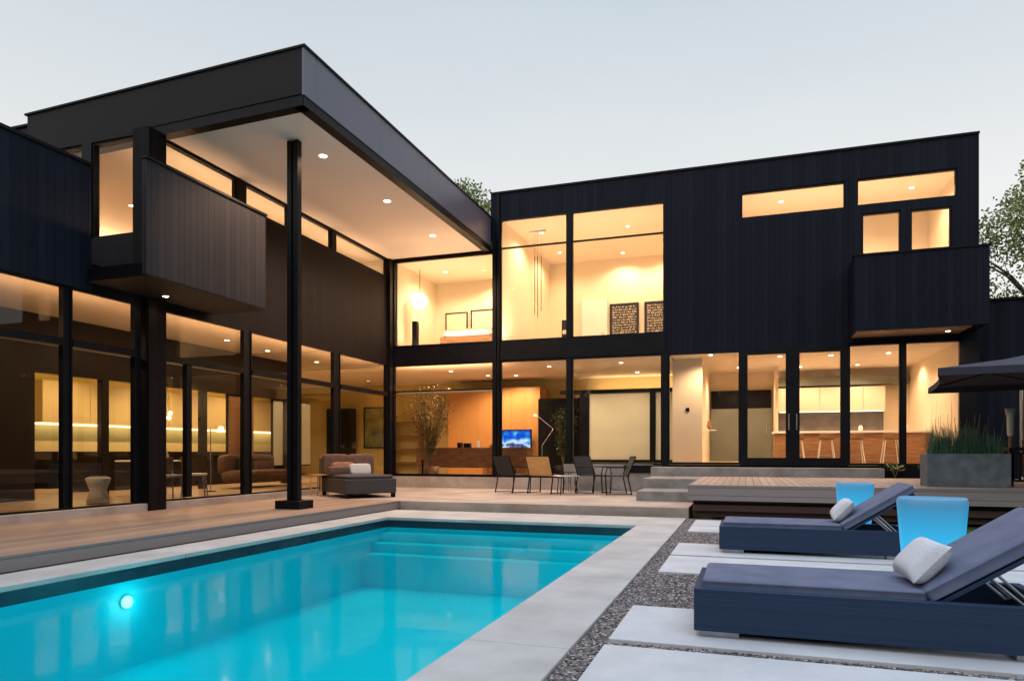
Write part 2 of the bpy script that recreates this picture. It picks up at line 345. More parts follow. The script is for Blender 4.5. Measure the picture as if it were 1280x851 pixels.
def holes(x0, x1, z0, z1, hs):
    """rectangles of a wall x0..x1, z0..z1 left after the holes are cut"""
    xs = sorted({x0, x1, *[h[0] for h in hs], *[h[1] for h in hs]}); xs = [x for x in xs if x0 <= x <= x1]
    out = []
    for a, b in zip(xs, xs[1:]):
        m = (a+b)/2; cuts = sorted((h[2], h[3]) for h in hs if h[0] < m < h[1]); z = z0
        for c, d in cuts:
            if c > z: out.append((a, b, z, c))
            z = max(z, d)
        if z < z1: out.append((a, b, z, z1))
    return out
def wall_y(mb, x0, x1, z0, z1, y0, y1, hs=()):
    for a, b, c, d in holes(x0, x1, z0, z1, hs): mb.box(a, b, y0, y1, c, d)
def wall_x(mb, y0, y1, z0, z1, x0, x1, hs=()):
    for a, b, c, d in holes(y0, y1, z0, z1, hs): mb.box(x0, x1, a, b, c, d)

HO = (-6, 18, 0)
house = thing('house', 'black clad two storey modern house glowing warm behind tall glass', 'house', HO)
def hp(mb, name, mat, **k): return mb.build(name, mat, house, HO, **k)
def window_y(x0, x1, z0, z1, y, w=.05, d=.10, vs_=(), hs=(), glass='glass', wb=None, mat='black'):
    mb = MB(); wb = wb or w
    mb.box(x0, x0+w, y-d/2, y+d/2, z0, z1); mb.box(x1-w, x1, y-d/2, y+d/2, z0, z1)
    mb.box(x0+w, x1-w, y-d/2, y+d/2, z1-w, z1); mb.box(x0+w, x1-w, y-d/2, y+d/2, z0, z0+wb)
    for v in vs_: mb.box(v-w/2, v+w/2, y-d/2+.004, y+d/2-.004, z0+wb, z1-w)
    for h in hs: mb.box(x0+w, x1-w, y-d/2+.008, y+d/2-.008, h-w/2, h+w/2)
    f = hp(mb, 'window', M[mat])
    g = MB(); g.add([(x0+w/2,y,z0+w/2),(x1-w/2,y,z0+w/2),(x1-w/2,y,z1-w/2),(x0+w/2,y,z1-w/2)], [(0,1,2,3)])
    g.build('pane', M[glass], f, HO); return f
def window_x(y0, y1, z0, z1, x, w=.03, d=.10, vs_=(), hs=(), hw=None, glass='glass', mat='black'):
    mb = MB(); hw = hw or w
    mb.box(x-d/2, x+d/2, y0, y0+w, z0, z1); mb.box(x-d/2, x+d/2, y1-w, y1, z0, z1)
    mb.box(x-d/2, x+d/2, y0+w, y1-w, z1-w, z1); mb.box(x-d/2, x+d/2, y0+w, y1-w, z0, z0+w)
    for v in vs_: mb.box(x-d/2+.004, x+d/2-.004, v-w/2, v+w/2, z0+w, z1-w)
    for h in hs: mb.box(x-d/2+.008, x+d/2+.02, y0+w, y1-w, h-hw/2, h+hw/2)
    f = hp(mb, 'window', M[mat])
    g = MB(); g.add([(x,y0+w/2,z0+w/2),(x,y1-w/2,z0+w/2),(x,y1-w/2,z1-w/2),(x,y0+w/2,z1-w/2)], [(0,1,2,3)])
    g.build('pane', M[glass], f, HO); return f
def downlight(x, y, z, P=60, colr=(1,.67,.40), r=.055, spread=155, parent=None):
    """a recessed lamp: ring, glowing lens and the light it gives"""
    mb = MB(); mb.lathe([(r*1.35,0),(r*1.35,-.008),(r*1.02,-.010),(r*1.02,0)], (x,y,z), 16)
    a = hp(mb, 'downlight', M['white'])
    MB().lathe([(r,-.004),(r,-.012)], (x,y,z), 16).build('lens', M['down'], a, HO)
    if P:
        l = bpy.data.lights.new('downlight_lamp', 'SPOT'); l.energy = P; l.color = colr; l.spot_size = R(spread); l.spot_blend = .6; l.shadow_soft_size = .06
        lo = bpy.data.objects.new('downlight_lamp', l); col.objects.link(lo); lo.parent = house; lo.location = (x-HO[0], y-HO[1], z-.05-HO[2])
def ceilwash(x, y, z, P, colr=(1,.70,.38)):
    l = bpy.data.lights.new('room_fill_lamp', 'POINT'); l.energy = P; l.color = colr; l.shadow_soft_size = .12  # added fill point with no fixture behind it
    lo = bpy.data.objects.new('room_fill_lamp', l); col.objects.link(lo); lo.parent = house; lo.location = (x-HO[0], y-HO[1], z-HO[2])

# ================================================================== GROUND AND POOL
PX0, PX1, PY0, PY1 = -6.3, -1.70, -2.5, 11.5
g = MB()
GZ = -.05
for a, b, c, d in holes(-300, 300, -300, 300, [(PX0-.02, PX1+.02, PY0-.02, PY1+.02)]): g.add([(a,c,GZ),(b,c,GZ),(b,d,GZ),(a,d,GZ)], [(0,1,2,3)])
struct('ground', g, M['grass'])
g = MB(); g.add([(-1.02,-3,-.025),(2.95,-3,-.025),(2.95,13.25,-.025),(-1.02,13.25,-.025)], [(0,1,2,3)])
struct('gravel', g, M['gravel'], kind='stuff')
def stones():
    mb = MB(); ico = [(0,0,1),(.9,0,.3),(.28,.85,.3),(-.72,.53,.3),(-.72,-.53,.3),(.28,-.85,.3),(0,0,-.5)]
    fs = [(0,1,2),(0,2,3),(0,3,4),(0,4,5),(0,5,1),(6,2,1),(6,3,2),(6,4,3),(6,5,4),(6,1,5)]
    areas = [(-1.02,-.84,3.2,12.9,2600,.011),(-.84,2.9,4.325,4.455,1500,.010),(-.84,1.6,5.52,7.12,6500,.012),(-.84,1.5,9.5,10.85,1800,.013),(-.84,1.5,8.29,8.38,350,.01)]
    for x0, x1, y0, y1, n, s in areas:
        for _ in range(n):
            x, y = rnd.uniform(x0, x1), rnd.uniform(y0, y1); k = s*rnd.uniform(.55, 1.35); a = rnd.uniform(0, 6.28); c, q = math.cos(a), math.sin(a)
            sx_, sy_, sz_ = k*rnd.uniform(.7,1.3), k*rnd.uniform(.7,1.2), k*rnd.uniform(.5,.9)
            mb.add([(x+c*p[0]*sx_-q*p[1]*sy_, y+q*p[0]*sx_+c*p[1]*sy_, -.025+p[2]*sz_+.003) for p in ico], fs)
    return mb
struct('gravel_stones', stones(), M['stone'], kind='stuff')
# stepping slabs
slabs = [(-.84,2.9,1.2,4.32,'nearest large pale concrete slab in front of the near lounger'),
         (-.84,2.9,4.46,5.50,'pale concrete slab directly under the near blue lounger'),
         (-.84,2.9,7.14,8.28,'pale concrete slab between the two blue loungers'),
         (-.84,2.9,8.39,9.47,'pale concrete slab directly under the far blue lounger'),
         (-.84,2.4,10.90,11.70,'narrow pale concrete slab behind the far blue lounger'),
         (-.84,2.4,11.78,12.80,'farthest concrete slab, at the foot of the timber deck')]
for x0, x1, y0, y1, lab in slabs:
    b = MB(); b.box(x0, x1, y0, y1, -.06, 0.0)
    tag(b.build('paving_slab', M['slab'], bevel=.006), lab, 'paving slab', 'concrete slabs set in the gravel')
# coping in pieces with joints
g = MB(); j = .006
ys = [PY0-.65, -.2, 2.3, 4.15, 6.6, 9.0, 11.5]
for a, b in zip(ys, ys[1:]):
    g.box(PX1, -1.02, a+j/2, b-j/2, -.055, 0); g.box(-6.95, PX0, a+j/2, b-j/2, -.055, 0)
xs = [-6.95, -4.6, -2.9, -1.02]
for a, b in zip(xs, xs[1:]): g.box(a+j/2, b-j/2, PY1+j/2, 13.05, -.055, 0); g.box(a+j/2, b-j/2, PY0-.65, PY0, -.055-.001, -.001)
struct('pool_coping', g, M['concrete'], bevel=.008)
# pool shell
g = MB(); D = -1.12
g.add([(PX0,PY0,D),(PX1,PY0,D),(PX1,PY1,D),(PX0,PY1,D),(PX0,PY0,-.185),(PX1,PY0,-.185),(PX1,PY1,-.185),(PX0,PY1,-.185)],
      [(0,1,2,3),(0,4,5,1),(1,5,6,2),(2,6,7,3),(3,7,4,0)])
for k in range(3): g.box(PX0+.003, PX1-.003, PY1-.30*(k+1), PY1-.30*k-.003*(k+1), D, -.26-.15*k)
struct('pool', g, M['pool'])
g = MB()
g.box(PX0-.02, PX0, PY0, PY1, -.185, -.056); g.box(PX1, PX1+.02, PY0, PY1, -.185, -.056); g.box(PX0, PX1, PY1, PY1+.02, -.185, -.056); g.box(PX0, PX1, PY0-.02, PY0, -.185, -.056)
struct('pool_tile_band', g, M['tile'])
g = MB(); g.add([(PX0,PY0,-.175),(PX1,PY0,-.175),(PX1,PY1,-.175),(PX0,PY1,-.175)], [(0,1,2,3)])
struct('water', g, M['water'])
def pool_light(x, y, z, dx, P, label):
    t = thing('pool_light', label, 'pool light', (x,y,z), 0, 'round lamps in the pool walls')
    mb = MB(); mb.tube([(0,0,0),(dx*.03,0,0)], .075, 20); mb.build('rim', M['steel'], t)
    mb = MB(); mb.tube([(dx*.031,0,0),(dx*.045,0,0)], .062, 20); mb.build('lens', M['poollamp'], t)
    l = bpy.data.lights.new('pool_lamp', 'POINT'); l.energy = P; l.color = (.55,.95,1); l.shadow_soft_size = .10
    lo = bpy.data.objects.new('pool_lamp', l); col.objects.link(lo); lo.parent = t; lo.location = (dx*.22,0,-.0)
pool_light(PX0, 5.75, -.40, 1, 3, 'bright round lamp glowing underwater on the left pool wall')
pool_light(PX1, 3.2, -.55, -1, 25, 'added underwater fill lamp hidden under the right pool edge near the camera')  # this and the next three are unseen lamps added to brighten the water
pool_light(PX1, 8.4, -.55, -1, 20, 'added underwater fill lamp hidden under the right pool edge near the far steps')
pool_light(PX1, 5.6, -.55, -1, 24, 'added underwater fill lamp hidden under the middle of the right pool edge')
pool_light(PX1, .4, -.55, -1, 34, 'added unseen underwater fill lamp on the right pool wall beside the camera')

# terrace (raised) and left deck
TZ = .17
g = MB()
g.box(-10.0, -6.97, -6, 13.25, TZ-.04, TZ); struct('timber_terrace', g, M['deck_left'])
g = MB(); g.box(-10.0, -6.98, -6, 13.25, -.05, TZ-.041); g.box(-6.97, -6.95, -6, 13.25, .012, TZ+.002); struct('terrace_edge', g, M['deck_edge'])
g = MB(); g.box(-10.0, -1.0, 13.256, 18.5, -.05, TZ); struct('terrace_far', g, M['terrace'], bevel=.006)
# plinth under the left glazing and the living room glazing
g = MB(); g.box(-10.3, -9.96, -6, 18.3, TZ-.1, .30); hp(g, 'plinth', M['terrace'], bevel=.004)
g = MB(); g.box(-9.96, -4.70, 18.46, 18.75, TZ-.1, .49); hp(g, 'plinth', M['terrace'])
g = MB(); g.box(-4.70, -2.3, 18.40, 18.75, TZ-.1, .88); hp(g, 'plinth', M['concrete_dark'])
# steps and timber deck
g = MB(); g.box(-2.2, -1.003, 14.85, 16.2, TZ, .375); struct('step', g, M['concrete_dark'], bevel=.006)
g = MB(); g.box(-2.25, -1.003, 16.2, 18.0, TZ, .595); struct('step_upper', g, M['concrete_dark'], bevel=.006)
g = MB(); g.box(-2.3, 3.05, 18.0, 18.6, .35, .82); struct('landing', g, M['concrete_dark'], bevel=.006)
g = MB(); g.box(-1.0, 12, 13.13, 18.0, .56, .60); struct('timber_deck', g, M['deck'])
g = MB(); g.box(-1.0, 12, 13.10, 13.13, .325, .603); g.box(-1.003, -.97, 13.13, 18.0, .325, .599); struct('deck_edge', g, M['deck_edge'])
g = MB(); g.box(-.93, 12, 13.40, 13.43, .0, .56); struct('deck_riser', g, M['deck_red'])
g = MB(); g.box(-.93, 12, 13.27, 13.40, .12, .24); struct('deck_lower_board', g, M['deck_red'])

# ================================================================== HOUSE SHELL
WX = -10.1; FY = 18.6
# ---- left wing ground floor glazing (plane X = WX)
bays = [(0.0,2.6),(2.8,5.35),(5.55,8.02),(8.21,9.40),(9.95,12.13),(12.41,13.75),(14.13,15.52),(15.86,18.40)]
for i, (a, b) in enumerate(bays):
    window_x(a-.045, b+.045 if b not in (9.40, 18.40) else b, .30, 3.80, WX, w=.03, d=.10, hs=(2.92,), hw=.11, vs_=(), glass='glass_tint')
for a, b in ((-.4,0),(2.6,2.8),(5.35,5.55),(8.02,8.21),(12.13,12.41),(13.75,14.13),(15.52,15.86),(9.40,9.56)):
    hp(MB().box(WX-.07, WX+.03, a+.045 if a != 9.40 else a, b-.045, .17, 3.80), 'post', M['black'])
hp(MB().box(WX-.10, WX+.12, 18.40, 18.70, .17, 6.93), 'post', M['black'])
hp(MB().box(WX-.045, WX+.055, 10.55, 10.68, .35, 2.87), 'door_stile', M['black'])
g = MB(); g.box(WX-.2, WX+.165, 9.56, 9.95, .17, 6.93); hp(g, 'corner_pier', M['clad_brown'])
# ---- left wing upper wall
cl = [(9.95,11.91),(12.30,13.66),(14.07,15.45),(15.74,18.34)]
g = MB(); wall_x(g, 9.95, 18.4, 3.80, 6.93, WX-.10, WX+.02, [(a-.04,b+.04,6.40,6.92) for a,b in cl]); hp(g, 'upper_wall', M['clad_brown'])
for a, b in cl: window_x(a-.04, b+.04, 6.40, 6.92, WX-.03, w=.025, d=.06)
# ---- terrace parapet of the left wing and slab edge
g = MB(); g.box(WX-.12, WX+.08, -4, 8.5, 3.80, 5.81); hp(g, 'parapet', M['clad'])
g = MB(); g.box(WX-.16, WX+.11, -4.02, 8.53, 5.81, 5.86); hp(g, 'parapet_cap', M['black'])
g = MB(); g.box(WX-.12, WX+.06, 8.5, 9.56, 3.80, 4.25); g.box(-17, WX-.12, -4, 9.75, 3.84, 4.10); hp(g, 'terrace_slab', M['black'])
# ---- wall facing the pool over the terrace
uw = [(-11.50,-10.50,5.15,6.93),(-13.0,-11.73,5.15,6.93)]
g = MB(); wall_y(g, -13.2, WX-.15, 4.1, 7.0, 9.75, 9.93, uw); g.box(-17.2, -13.2, 10.1, 10.3, 4.1, 6.96); hp(g, 'end_wall', M['black'])
for a, b, c, d in uw: window_y(a, b, c, d, 9.83, w=.04, vs_=())
# ---- cantilevered balcony box
g = MB(); g.box(-8.87, -8.79, 8.41, 11.23, 3.97, 5.75); hp(g, 'balcony_panel', M['clad_mauve'])
g = MB(); g.box(-8.90, -8.76, 8.39, 11.25, 5.75, 5.79); g.box(WX+.06, -8.87, 11.15, 11.23, 3.97, 5.75); hp(g, 'balcony_cap', M['black'])
g = MB(); g.box(WX+.06, -8.79, 8.41, 11.23, 3.93, 3.967); hp(g, 'balcony_soffit', M['clad_brown'])
g = MB(); g.box(WX+.06, -8.875, 8.43, 11.14, 3.97, 4.15); hp(g, 'balcony_floor', M['black'])
downlight(-9.62, 9.62, 3.93, 6, r=.045)
# ---- the big overhanging roof
rp_ = [(-13.45,9.99),(-6.86,9.73),(-6.86,18.6),(-6.86,26),(-17.5,26),(-17.5,10.2)]
g = MB(); g.prism([(-13.43,10.03),(-6.90,9.77),(-6.90,26),(-17.5,26),(-17.5,10.3),(-13.43,10.3)], 6.96, 7.80); hp(g, 'roof', M['roof'])
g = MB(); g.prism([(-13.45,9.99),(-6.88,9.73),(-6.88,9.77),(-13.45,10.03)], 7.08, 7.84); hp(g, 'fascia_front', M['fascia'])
g = MB(); g.box(-17.5, -13.43, 10.27, 10.30, 6.96, 7.80); g.box(-17.5, -13.5, 10.22, 10.34, 7.80, 7.84); hp(g, 'fascia_return', M['black'])
g = MB(); g.box(-6.90, -6.86, 9.73, 18.55, 7.06, 7.84); hp(g, 'fascia_side_lit', M['fascia_side_lit'])
g = MB(); g.prism([(-13.43,10.0),(-6.90,9.75),(-6.90,9.95),(-13.43,10.2)], 6.90, 7.08); g.box(-7.08, -6.88, 9.76, 18.55, 6.90, 7.06)
g.prism([(-13.5,9.96),(-6.83,9.70),(-6.83,18.58),(-7.1,18.58),(-7.1,9.95),(-13.5,10.2)], 7.84, 7.875); hp(g, 'roof_trim', M['black'])
g = MB(); g.prism([(-10.04,9.93),(-7.08,9.93),(-7.08,18.5),(-10.04,18.5)], 6.93, 6.96); hp(g, 'soffit', M['soffit'])
for x, y in ((-7.75,11.6),(-7.75,14.15),(-7.84,16.78)): downlight(x, y, 6.93, 420, r=.075, colr=(1,.69,.48), spread=150)
# ---- column with base
ct = thing('steel_column', 'slender black twin steel column on a low box base', 'column', (-7.86,10.85,TZ))
g = MB(); g.box(-.115,-.02,-.06,.06,.14,6.73); g.box(.02,.115,-.06,.06,.14,6.73); g.box(-.02,.02,-.02,.02,.14,6.73); g.build('shaft', M['black'], ct)
g = MB(); g.box(-.26,.26,-.22,.22,0,.15); g.build('base', M['black'], ct, bevel=.008)

# ---- right wing facade (plane Y = FY)
lowh = [(-9.98,-6.80,.49,3.78),(-6.60,-4.64,.49,3.78),(-4.52,-2.08,.88,3.78),(-1.93,-.13,.90,3.78),(-.13,2.37,.90,3.78),(2.37,3.50,.90,3.82),(3.58,4.74,.90,3.82)]
uph = [(-9.98,-6.80,4.33,6.88),(-6.60,-2.02,4.33,7.78),(-.11,2.30,7.12,7.78),(2.55,4.66,7.14,7.80),(2.66,3.50,5.90,6.95),(3.70,4.55,5.90,6.93)]
g = MB(); wall_y(g, -6.60, 5.06, 3.78, 8.52, FY, FY+.2, uph); hp(g, 'facade', M['clad'])
g = MB(); g.box(-6.87, 5.10, FY-.04, FY+.24, 8.52, 8.57); g.box(5.06, 5.09, FY-.01, 26, .9, 8.52); hp(g, 'roof_trim', M['black'])
g = MB(); g.box(-10.0, -6.60, FY+.02, FY+.2, 3.78, 4.33); g.box(-6.60, -2.0, FY-.03, FY, 3.80, 4.31); hp(g, 'floor_beam', M['black'])
hp(MB().box(-9.98, -6.8, FY, FY+.2, 6.88, 6.96), 'lintel', M['black'])
hp(MB().box(-6.87, -6.60, FY-.02, FY+.2, 7.2, 8.52), 'corner_cladding', M['clad'])
for bx in ((-6.80,-6.70,FY-.07,FY+.08,TZ,7.2),(-6.67,-6.60,FY-.07,FY+.08,TZ,8.5),(-4.64,-4.52,FY-.04,FY+.1,.5,3.78),(-2.08,-1.93,FY-.04,FY+.1,.8,3.79),(3.50,3.58,FY-.04,FY+.1,.8,3.8),(4.74,5.06,FY,FY+.2,.6,3.79)):
    hp(MB().box(*bx), 'post', M['black'])
hp(MB().box(-3.05, -2.3, 18.37, 18.40, .66, .86), 'shadow_gap', M['black'])  # black box stands in for the shaded recess in the plinth face
hp(MB().box(-9.03, -8.98, FY-.05, FY-.012, .17, .98), 'stub_post', M['black'])
hp(MB().box(-9.98, -4.66, FY-.01, FY+.1, .49, .53), 'window_sill', M['black'])
window_y(-9.98,-6.80,.53,3.78,FY+.05,w=.035,hs=(3.0,)); window_y(-6.60,-4.64,.53,3.78,FY+.05,w=.035); window_y(-4.52,-2.08,.88,3.78,FY+.05,w=.035)
window_y(-1.93,-.13,.90,3.78,FY+.05,w=.04)
for a, b in ((-.10,1.10),(1.12,2.34)):
    d_ = MB(); y = FY+.05
    d_.box(a,a+.15,y-.05,y+.05,.86,3.78); d_.box(b-.15,b,y-.05,y+.05,.86,3.78); d_.box(a+.15,b-.15,y-.05,y+.05,3.66,3.78); d_.box(a+.15,b-.15,y-.05,y+.05,.86,1.06)
    dd = hp(d_, 'door', M['black'])
    p = MB(); p.add([(a+.1,y,1),(b-.1,y,1),(b-.1,y,3.7),(a+.1,y,3.7)], [(0,1,2,3)]); p.build('pane', M['glass'], dd, HO)
    hx = b-.08 if a < 0 else a+.08
    p = MB(); p.tube([(hx,y-.09,1.75),(hx,y-.09,2.15)], .014, 8); p.tube([(hx,y-.05,1.8),(hx,y-.09,1.8)],.01,6); p.tube([(hx,y-.05,2.1),(hx,y-.09,2.1)],.01,6); p.build('handle', M['steel'], dd, HO)
g = MB(); g.box(-.13,-.10,FY,FY+.1,.86,3.78); g.box(1.10,1.12,FY,FY+.1,.86,3.78); g.box(2.34,2.37,FY,FY+.1,.86,3.8); hp(g, 'door_frame', M['black'])
window_y(2.37,3.50,.90,3.82,FY+.05,w=.035); window_y(3.58,4.74,.90,3.82,FY+.05,w=.035)
g = MB(); g.box(3.05, 5.06, FY-.12, FY+.1, .60, .90); hp(g, 'plinth', M['black'])
window_y(-9.98,-6.80,4.33,6.88,FY+.05,w=.035)
window_y(-6.60,-4.64,4.33,7.78,FY+.05,w=.035,hs=(6.97,)); window_y(-4.52,-2.02,4.33,7.78,FY+.05,w=.035,hs=(6.97,))
g = MB(); g.box(-4.64,-4.52,FY-.02,FY+.12,4.33,7.78); hp(g, 'mullion', M['black'])
for a, b, c, d in uph[2:]: window_y(a,b,c,d,FY+.08,w=.035)
# right balcony box
g = MB(); g.box(2.36, 5.02, 17.6, 17.7, 3.99, 5.68); g.box(4.94,5.02,17.7,FY,3.99,5.68); g.box(2.36,2.44,17.7,FY,3.99,5.68); hp(g, 'balcony_panel', M['clad'])
g = MB(); g.box(2.33,5.05,17.57,17.73,5.68,5.72); hp(g, 'balcony_cap', M['black'])
g = MB(); g.box(2.40,4.70,17.64,FY,3.95,3.987); hp(g, 'balcony_soffit', M['soffit_wood'])
g = MB(); g.box(2.44,4.94,17.7,FY,3.99,4.12); hp(g, 'balcony_floor', M['black'])
downlight(4.35, 18.1, 3.95, 60, r=.045)
# roof of right wing, outer walls
g = MB(); g.box(-6.85, 5.05, FY+.2, 26, 7.95, 8.5); g.box(-17.3,-16.9,-4,26,.1,7); g.box(-17.3,5.06,25.8,26,.1,8.5); g.box(4.86,5.06,FY+.2,25.8,.1,7.95); g.box(-17.3,-10,-4.2,-4,.1,3.84); hp(g, 'outer_wall', M['black'])

# low dark building right of the house
an = thing('annex', 'low black clad side building right of the house', 'building', (7,19.5,0))
g = MB(); g.box(5.12, 13, 18.9, 23, .0, 4.72); g.build('wall', M['clad'], an, (7,19.5,0))
g = MB(); g.box(5.12, 13.05, 18.85, 23.05, 4.72, 4.77); g.build('roof', M['black'], an, (7,19.5,0))

# ================================================================== INTERIORS
def quadroom(x0, x1, y0, y1, z0, z1, wall='wall', floor='floor_in', ceil='ceil', sides='LRB'):
    g = MB(); g.box(x0, x1, y0, y1, z0-.02, z0); hp(g, 'floor', M[floor])
    g = MB(); g.box(x0, x1, y0, y1, z1, z1+.03); hp(g, 'ceiling', M[ceil])
    g = MB()
    if 'L' in sides: g.box(x0-.05, x0, y0, y1, z0, z1)
    if 'R' in sides: g.box(x1, x1+.05, y0, y1, z0, z1)
    if 'B' in sides: g.box(x0, x1, y1, y1+.05, z0, z1)
    if 'F' in sides: g.box(x0, x1, y0-.05, y0, z0, z1)
    hp(g, 'interior_wall', M[wall])
# upper corner bedroom / upper hall / upper right rooms / upper left room
quadroom(-9.95, -6.78, FY+.2, 21.6, 4.33, 6.90)
quadroom(-6.62, -1.9, FY+.2, 24.0, 4.33, 7.88)
quadroom(-.4, 4.8, FY+.22, 22.0, 4.40, 7.92)
quadroom(-16.8, WX-.16, 9.95, FY-.1, 4.25, 6.92, sides='LBR'.replace('R',''))
# ground floor: left wing, living room, right part
g = MB(); g.box(-16.85, WX+.03, -4, 24.0, .27, .30); g.box(WX+.03, -4.72, FY+.1, 24.0, .27, .30); hp(g, 'floor', M['floor_in'])
g = MB(); g.box(-16.85, WX-.06, -4, FY+.15, 3.80, 3.83); g.box(-16.85, -1.95, FY+.15, 24, 3.78, 3.81); hp(g, 'ceiling', M['ceil'])
g = MB(); g.box(-16.9,-16.85,-4,24,.3,3.8); g.box(-16.85,-1.95,24,24.05,.3,3.8); g.box(-16.85,-10.2,-4.0,-3.95,.3,3.8); hp(g, 'interior_wall', M['wall_y'])
g = MB(); g.box(-4.72, -1.95, FY+.1, 24, .28, .88); g.box(-1.95, 4.85, FY+.1, 25.5, .86, .90); hp(g, 'floor', M['floor_in'])
g = MB(); g.box(-1.95, 4.85, FY+.21, 25.5, 3.84, 3.87); hp(g, 'ceiling', M['ceil'])
g = MB(); g.box(-1.97,-1.15,20.2,20.3,.9,3.84); g.box(-1.2,-1.15,20.3,24.5,.9,3.84); g.box(-1.15,.86,24.5,24.55,.9,3.84); g.box(.86,.95,22.8,24.55,.9,3.84); g.box(.95,4.85,24.5,24.55,.9,3.84); g.box(4.80,4.85,FY+.2,24.5,.9,3.84)
hp(g, 'interior_wall', M['wall'])
# lamps
W = 2.7
for x, y, p in ((-9.0,20.2,60),(-7.6,20.9,60)): downlight(x, y, 6.90, p*W)
for x, y, p in ((-5.9,20.4,50),(-5.9,22.6,40),(-3.9,23.3,50),(-3.3,20.6,55),(-2.5,23.3,40)): downlight(x, y, 7.88, p*W)
for x, y, p in ((.9,20.0,40),(2.6,20.6,40),(4.0,20.0,40)): downlight(x, y, 7.92, p*W)
for x, y, p in ((-11.4,11.4,40),(-11.4,13.8,40),(-11.4,16.4,40),(-13.5,12.5,40)): downlight(x, y, 6.92, p*W)
for x, y, p in ((-8.9,20.4,70),(-7.3,22.2,60),(-5.6,20.2,60),(-3.4,20.0,45),(-3.3,22.5,40),(-8.2,21.9,50)): downlight(x, y, 3.78, p*W)
for x, y, p in ((-.9,19.6,50),(-.2,22.8,60),(.9,20.5,60),(2.2,20.7,45),(3.6,20.7,45),(1.6,23.2,35),(3.2,23.2,35),(4.3,22.6,25)): downlight(x, y, 3.84, p*W)
for x, y, p in ((-11.3,7.4,30),(-11.4,9.2,25),(-11.4,11.0,25),(-11.4,13.2,25),(-11.6,14.9,25),(-11.7,17.2,30),(-14.9,13.0,110),(-14.9,16.0,120),(-14.9,19.0,120)): downlight(x, y, 3.80, p*W)
# added upward fill lights, kept out of sight, to brighten the ceilings
def ceiling_fill(x0, x1, y0, y1, z, P, colr=(1,.67,.40)):
    '''an added ledge with an upward fill light that brightens the ceiling'''
    g = MB(); g.box(x0-.03, x1+.03, y0-.03, y1+.03, z-.06, z-.02); a = hp(g, 'fill_ledge', M['wall'])
    l = bpy.data.lights.new('ceiling_fill_lamp', 'AREA'); l.shape = 'RECTANGLE'; l.size = x1-x0; l.size_y = y1-y0; l.energy = P; l.color = colr
    lo = bpy.data.objects.new('ceiling_fill_lamp', l); col.objects.link(lo); lo.parent = house; lo.location = ((x0+x1)/2-HO[0], (y0+y1)/2-HO[1], z-HO[2]); lo.rotation_euler = (R(180),0,0)
ceiling_fill(-9.6,-7.0,18.9,19.0,4.40,55)
ceiling_fill(-6.4,-2.1,18.9,19.0,4.40,110)
ceiling_fill(-.3,4.7,18.95,19.05,5.3,95)
ceiling_fill(-16.6,-16.3,10.2,18,6.0,130)
ceiling_fill(-10.62,-10.42,10.0,18.3,6.20,26)
ceiling_fill(-10.32,-10.22,.2,18.0,2.93,95,(1,.54,.28))
ceiling_fill(-9.9,-6.9,18.85,18.95,3.02,45,(1,.54,.28))
ceiling_fill(-5.0,-2.0,23.6,23.85,3.3,12)
ceiling_fill(.95,4.7,24.2,24.4,3.45,25)
ceiling_fill(-16.4,-16.2,9.5,21.5,3.25,70,(1,.72,.25))

# ---- left wing inside: dark partition with openings, kitchen behind
g = MB()
wall_x(g, 5.0, 17.2, .30, 3.80, -12.75, -12.60, [(9.5,10.95,.3,2.7),(11.1,11.8,.3,2.7),(12.0,13.75,.3,2.7),(13.9,15.3,.3,2.7),(15.45,16.95,.3,2.7)])
hp(g, 'partition', M['darkwall'])
kt = thing('kitchen_cabinets', 'yellow lit wall cabinets over a dark counter behind the dark partition', 'kitchen cabinets', (-16.6,12,.3))
o = (-16.6,12,.3)
g = MB(); g.box(-16.84,-16.2,12.6,22.6,.3,1.22); g.build('counter', M['black'], kt, o)
MB().box(-14.9,-14.2,12.0,18.5,.3,1.2).build('island_counter', M['darkwall'], kt, o)
g = MB()
for k in range(7): g.box(-16.84,-16.45,12.6+k*1.33,12.6+k*1.33+1.31,1.95,3.0)
g.build('wall_cabinet', M['wall_y'], kt, o)
g = MB(); g.box(-16.84,-16.5,12.6,21.9,1.90,1.93); g.build('light_strip', M['strip'], kt, o)

# ---- things inside
def framed(name, x0, x1, z0, z1, y, mat, label, cat='picture', fw=.04, group=None):
    o = ((x0+x1)/2, y, z0); t = thing(name, label, cat, o, 0, group)
    g = MB(); g.box(x0,x0+fw,y-.04,y,z0,z1); g.box(x1-fw,x1,y-.04,y,z0,z1); g.box(x0+fw,x1-fw,y-.04,y,z1-fw,z1); g.box(x0+fw,x1-fw,y-.04,y,z0,z0+fw); g.build('frame', M['black'], t, o)
    g = MB(); g.box(x0+fw,x1-fw,y-.02,y,z0+fw,z1-fw); g.build('picture_panel', M[mat], t, o)
    if mat == 'art':      # rows of broken hand drawn strokes
        g = MB(); z = z0+fw+.05
        while z < z1-fw-.07:
            x = x0+fw+.05
            while x < x1-fw-.08:
                w_ = rnd.uniform(.02,.13); w_ = min(w_, x1-fw-.04-x); h_ = rnd.uniform(.018,.045)
                g.box(x, x+w_, y-.026, y-.022, z+rnd.uniform(-.01,.01), z+h_)
                if rnd.random() < .5: g.box(x, x+.014, y-.029, y-.0265, z-.01, z+.065)
                x += w_+rnd.uniform(.012,.05)
            z += .088
        g.build('drawn_lines', M['art_line'], t, o)
    return t
framed('framed_artwork', -4.46,-3.46,5.20,6.32,23.97,'art','black framed lettering-like line artwork beside the upper mullion','artwork',.05,'black line artworks in the upper hall')
framed('framed_artwork', -3.27,-2.27,5.20,6.32,23.97,'art','black framed line artwork partly cut off by the upper right window edge','artwork',.05,'black line artworks in the upper hall')
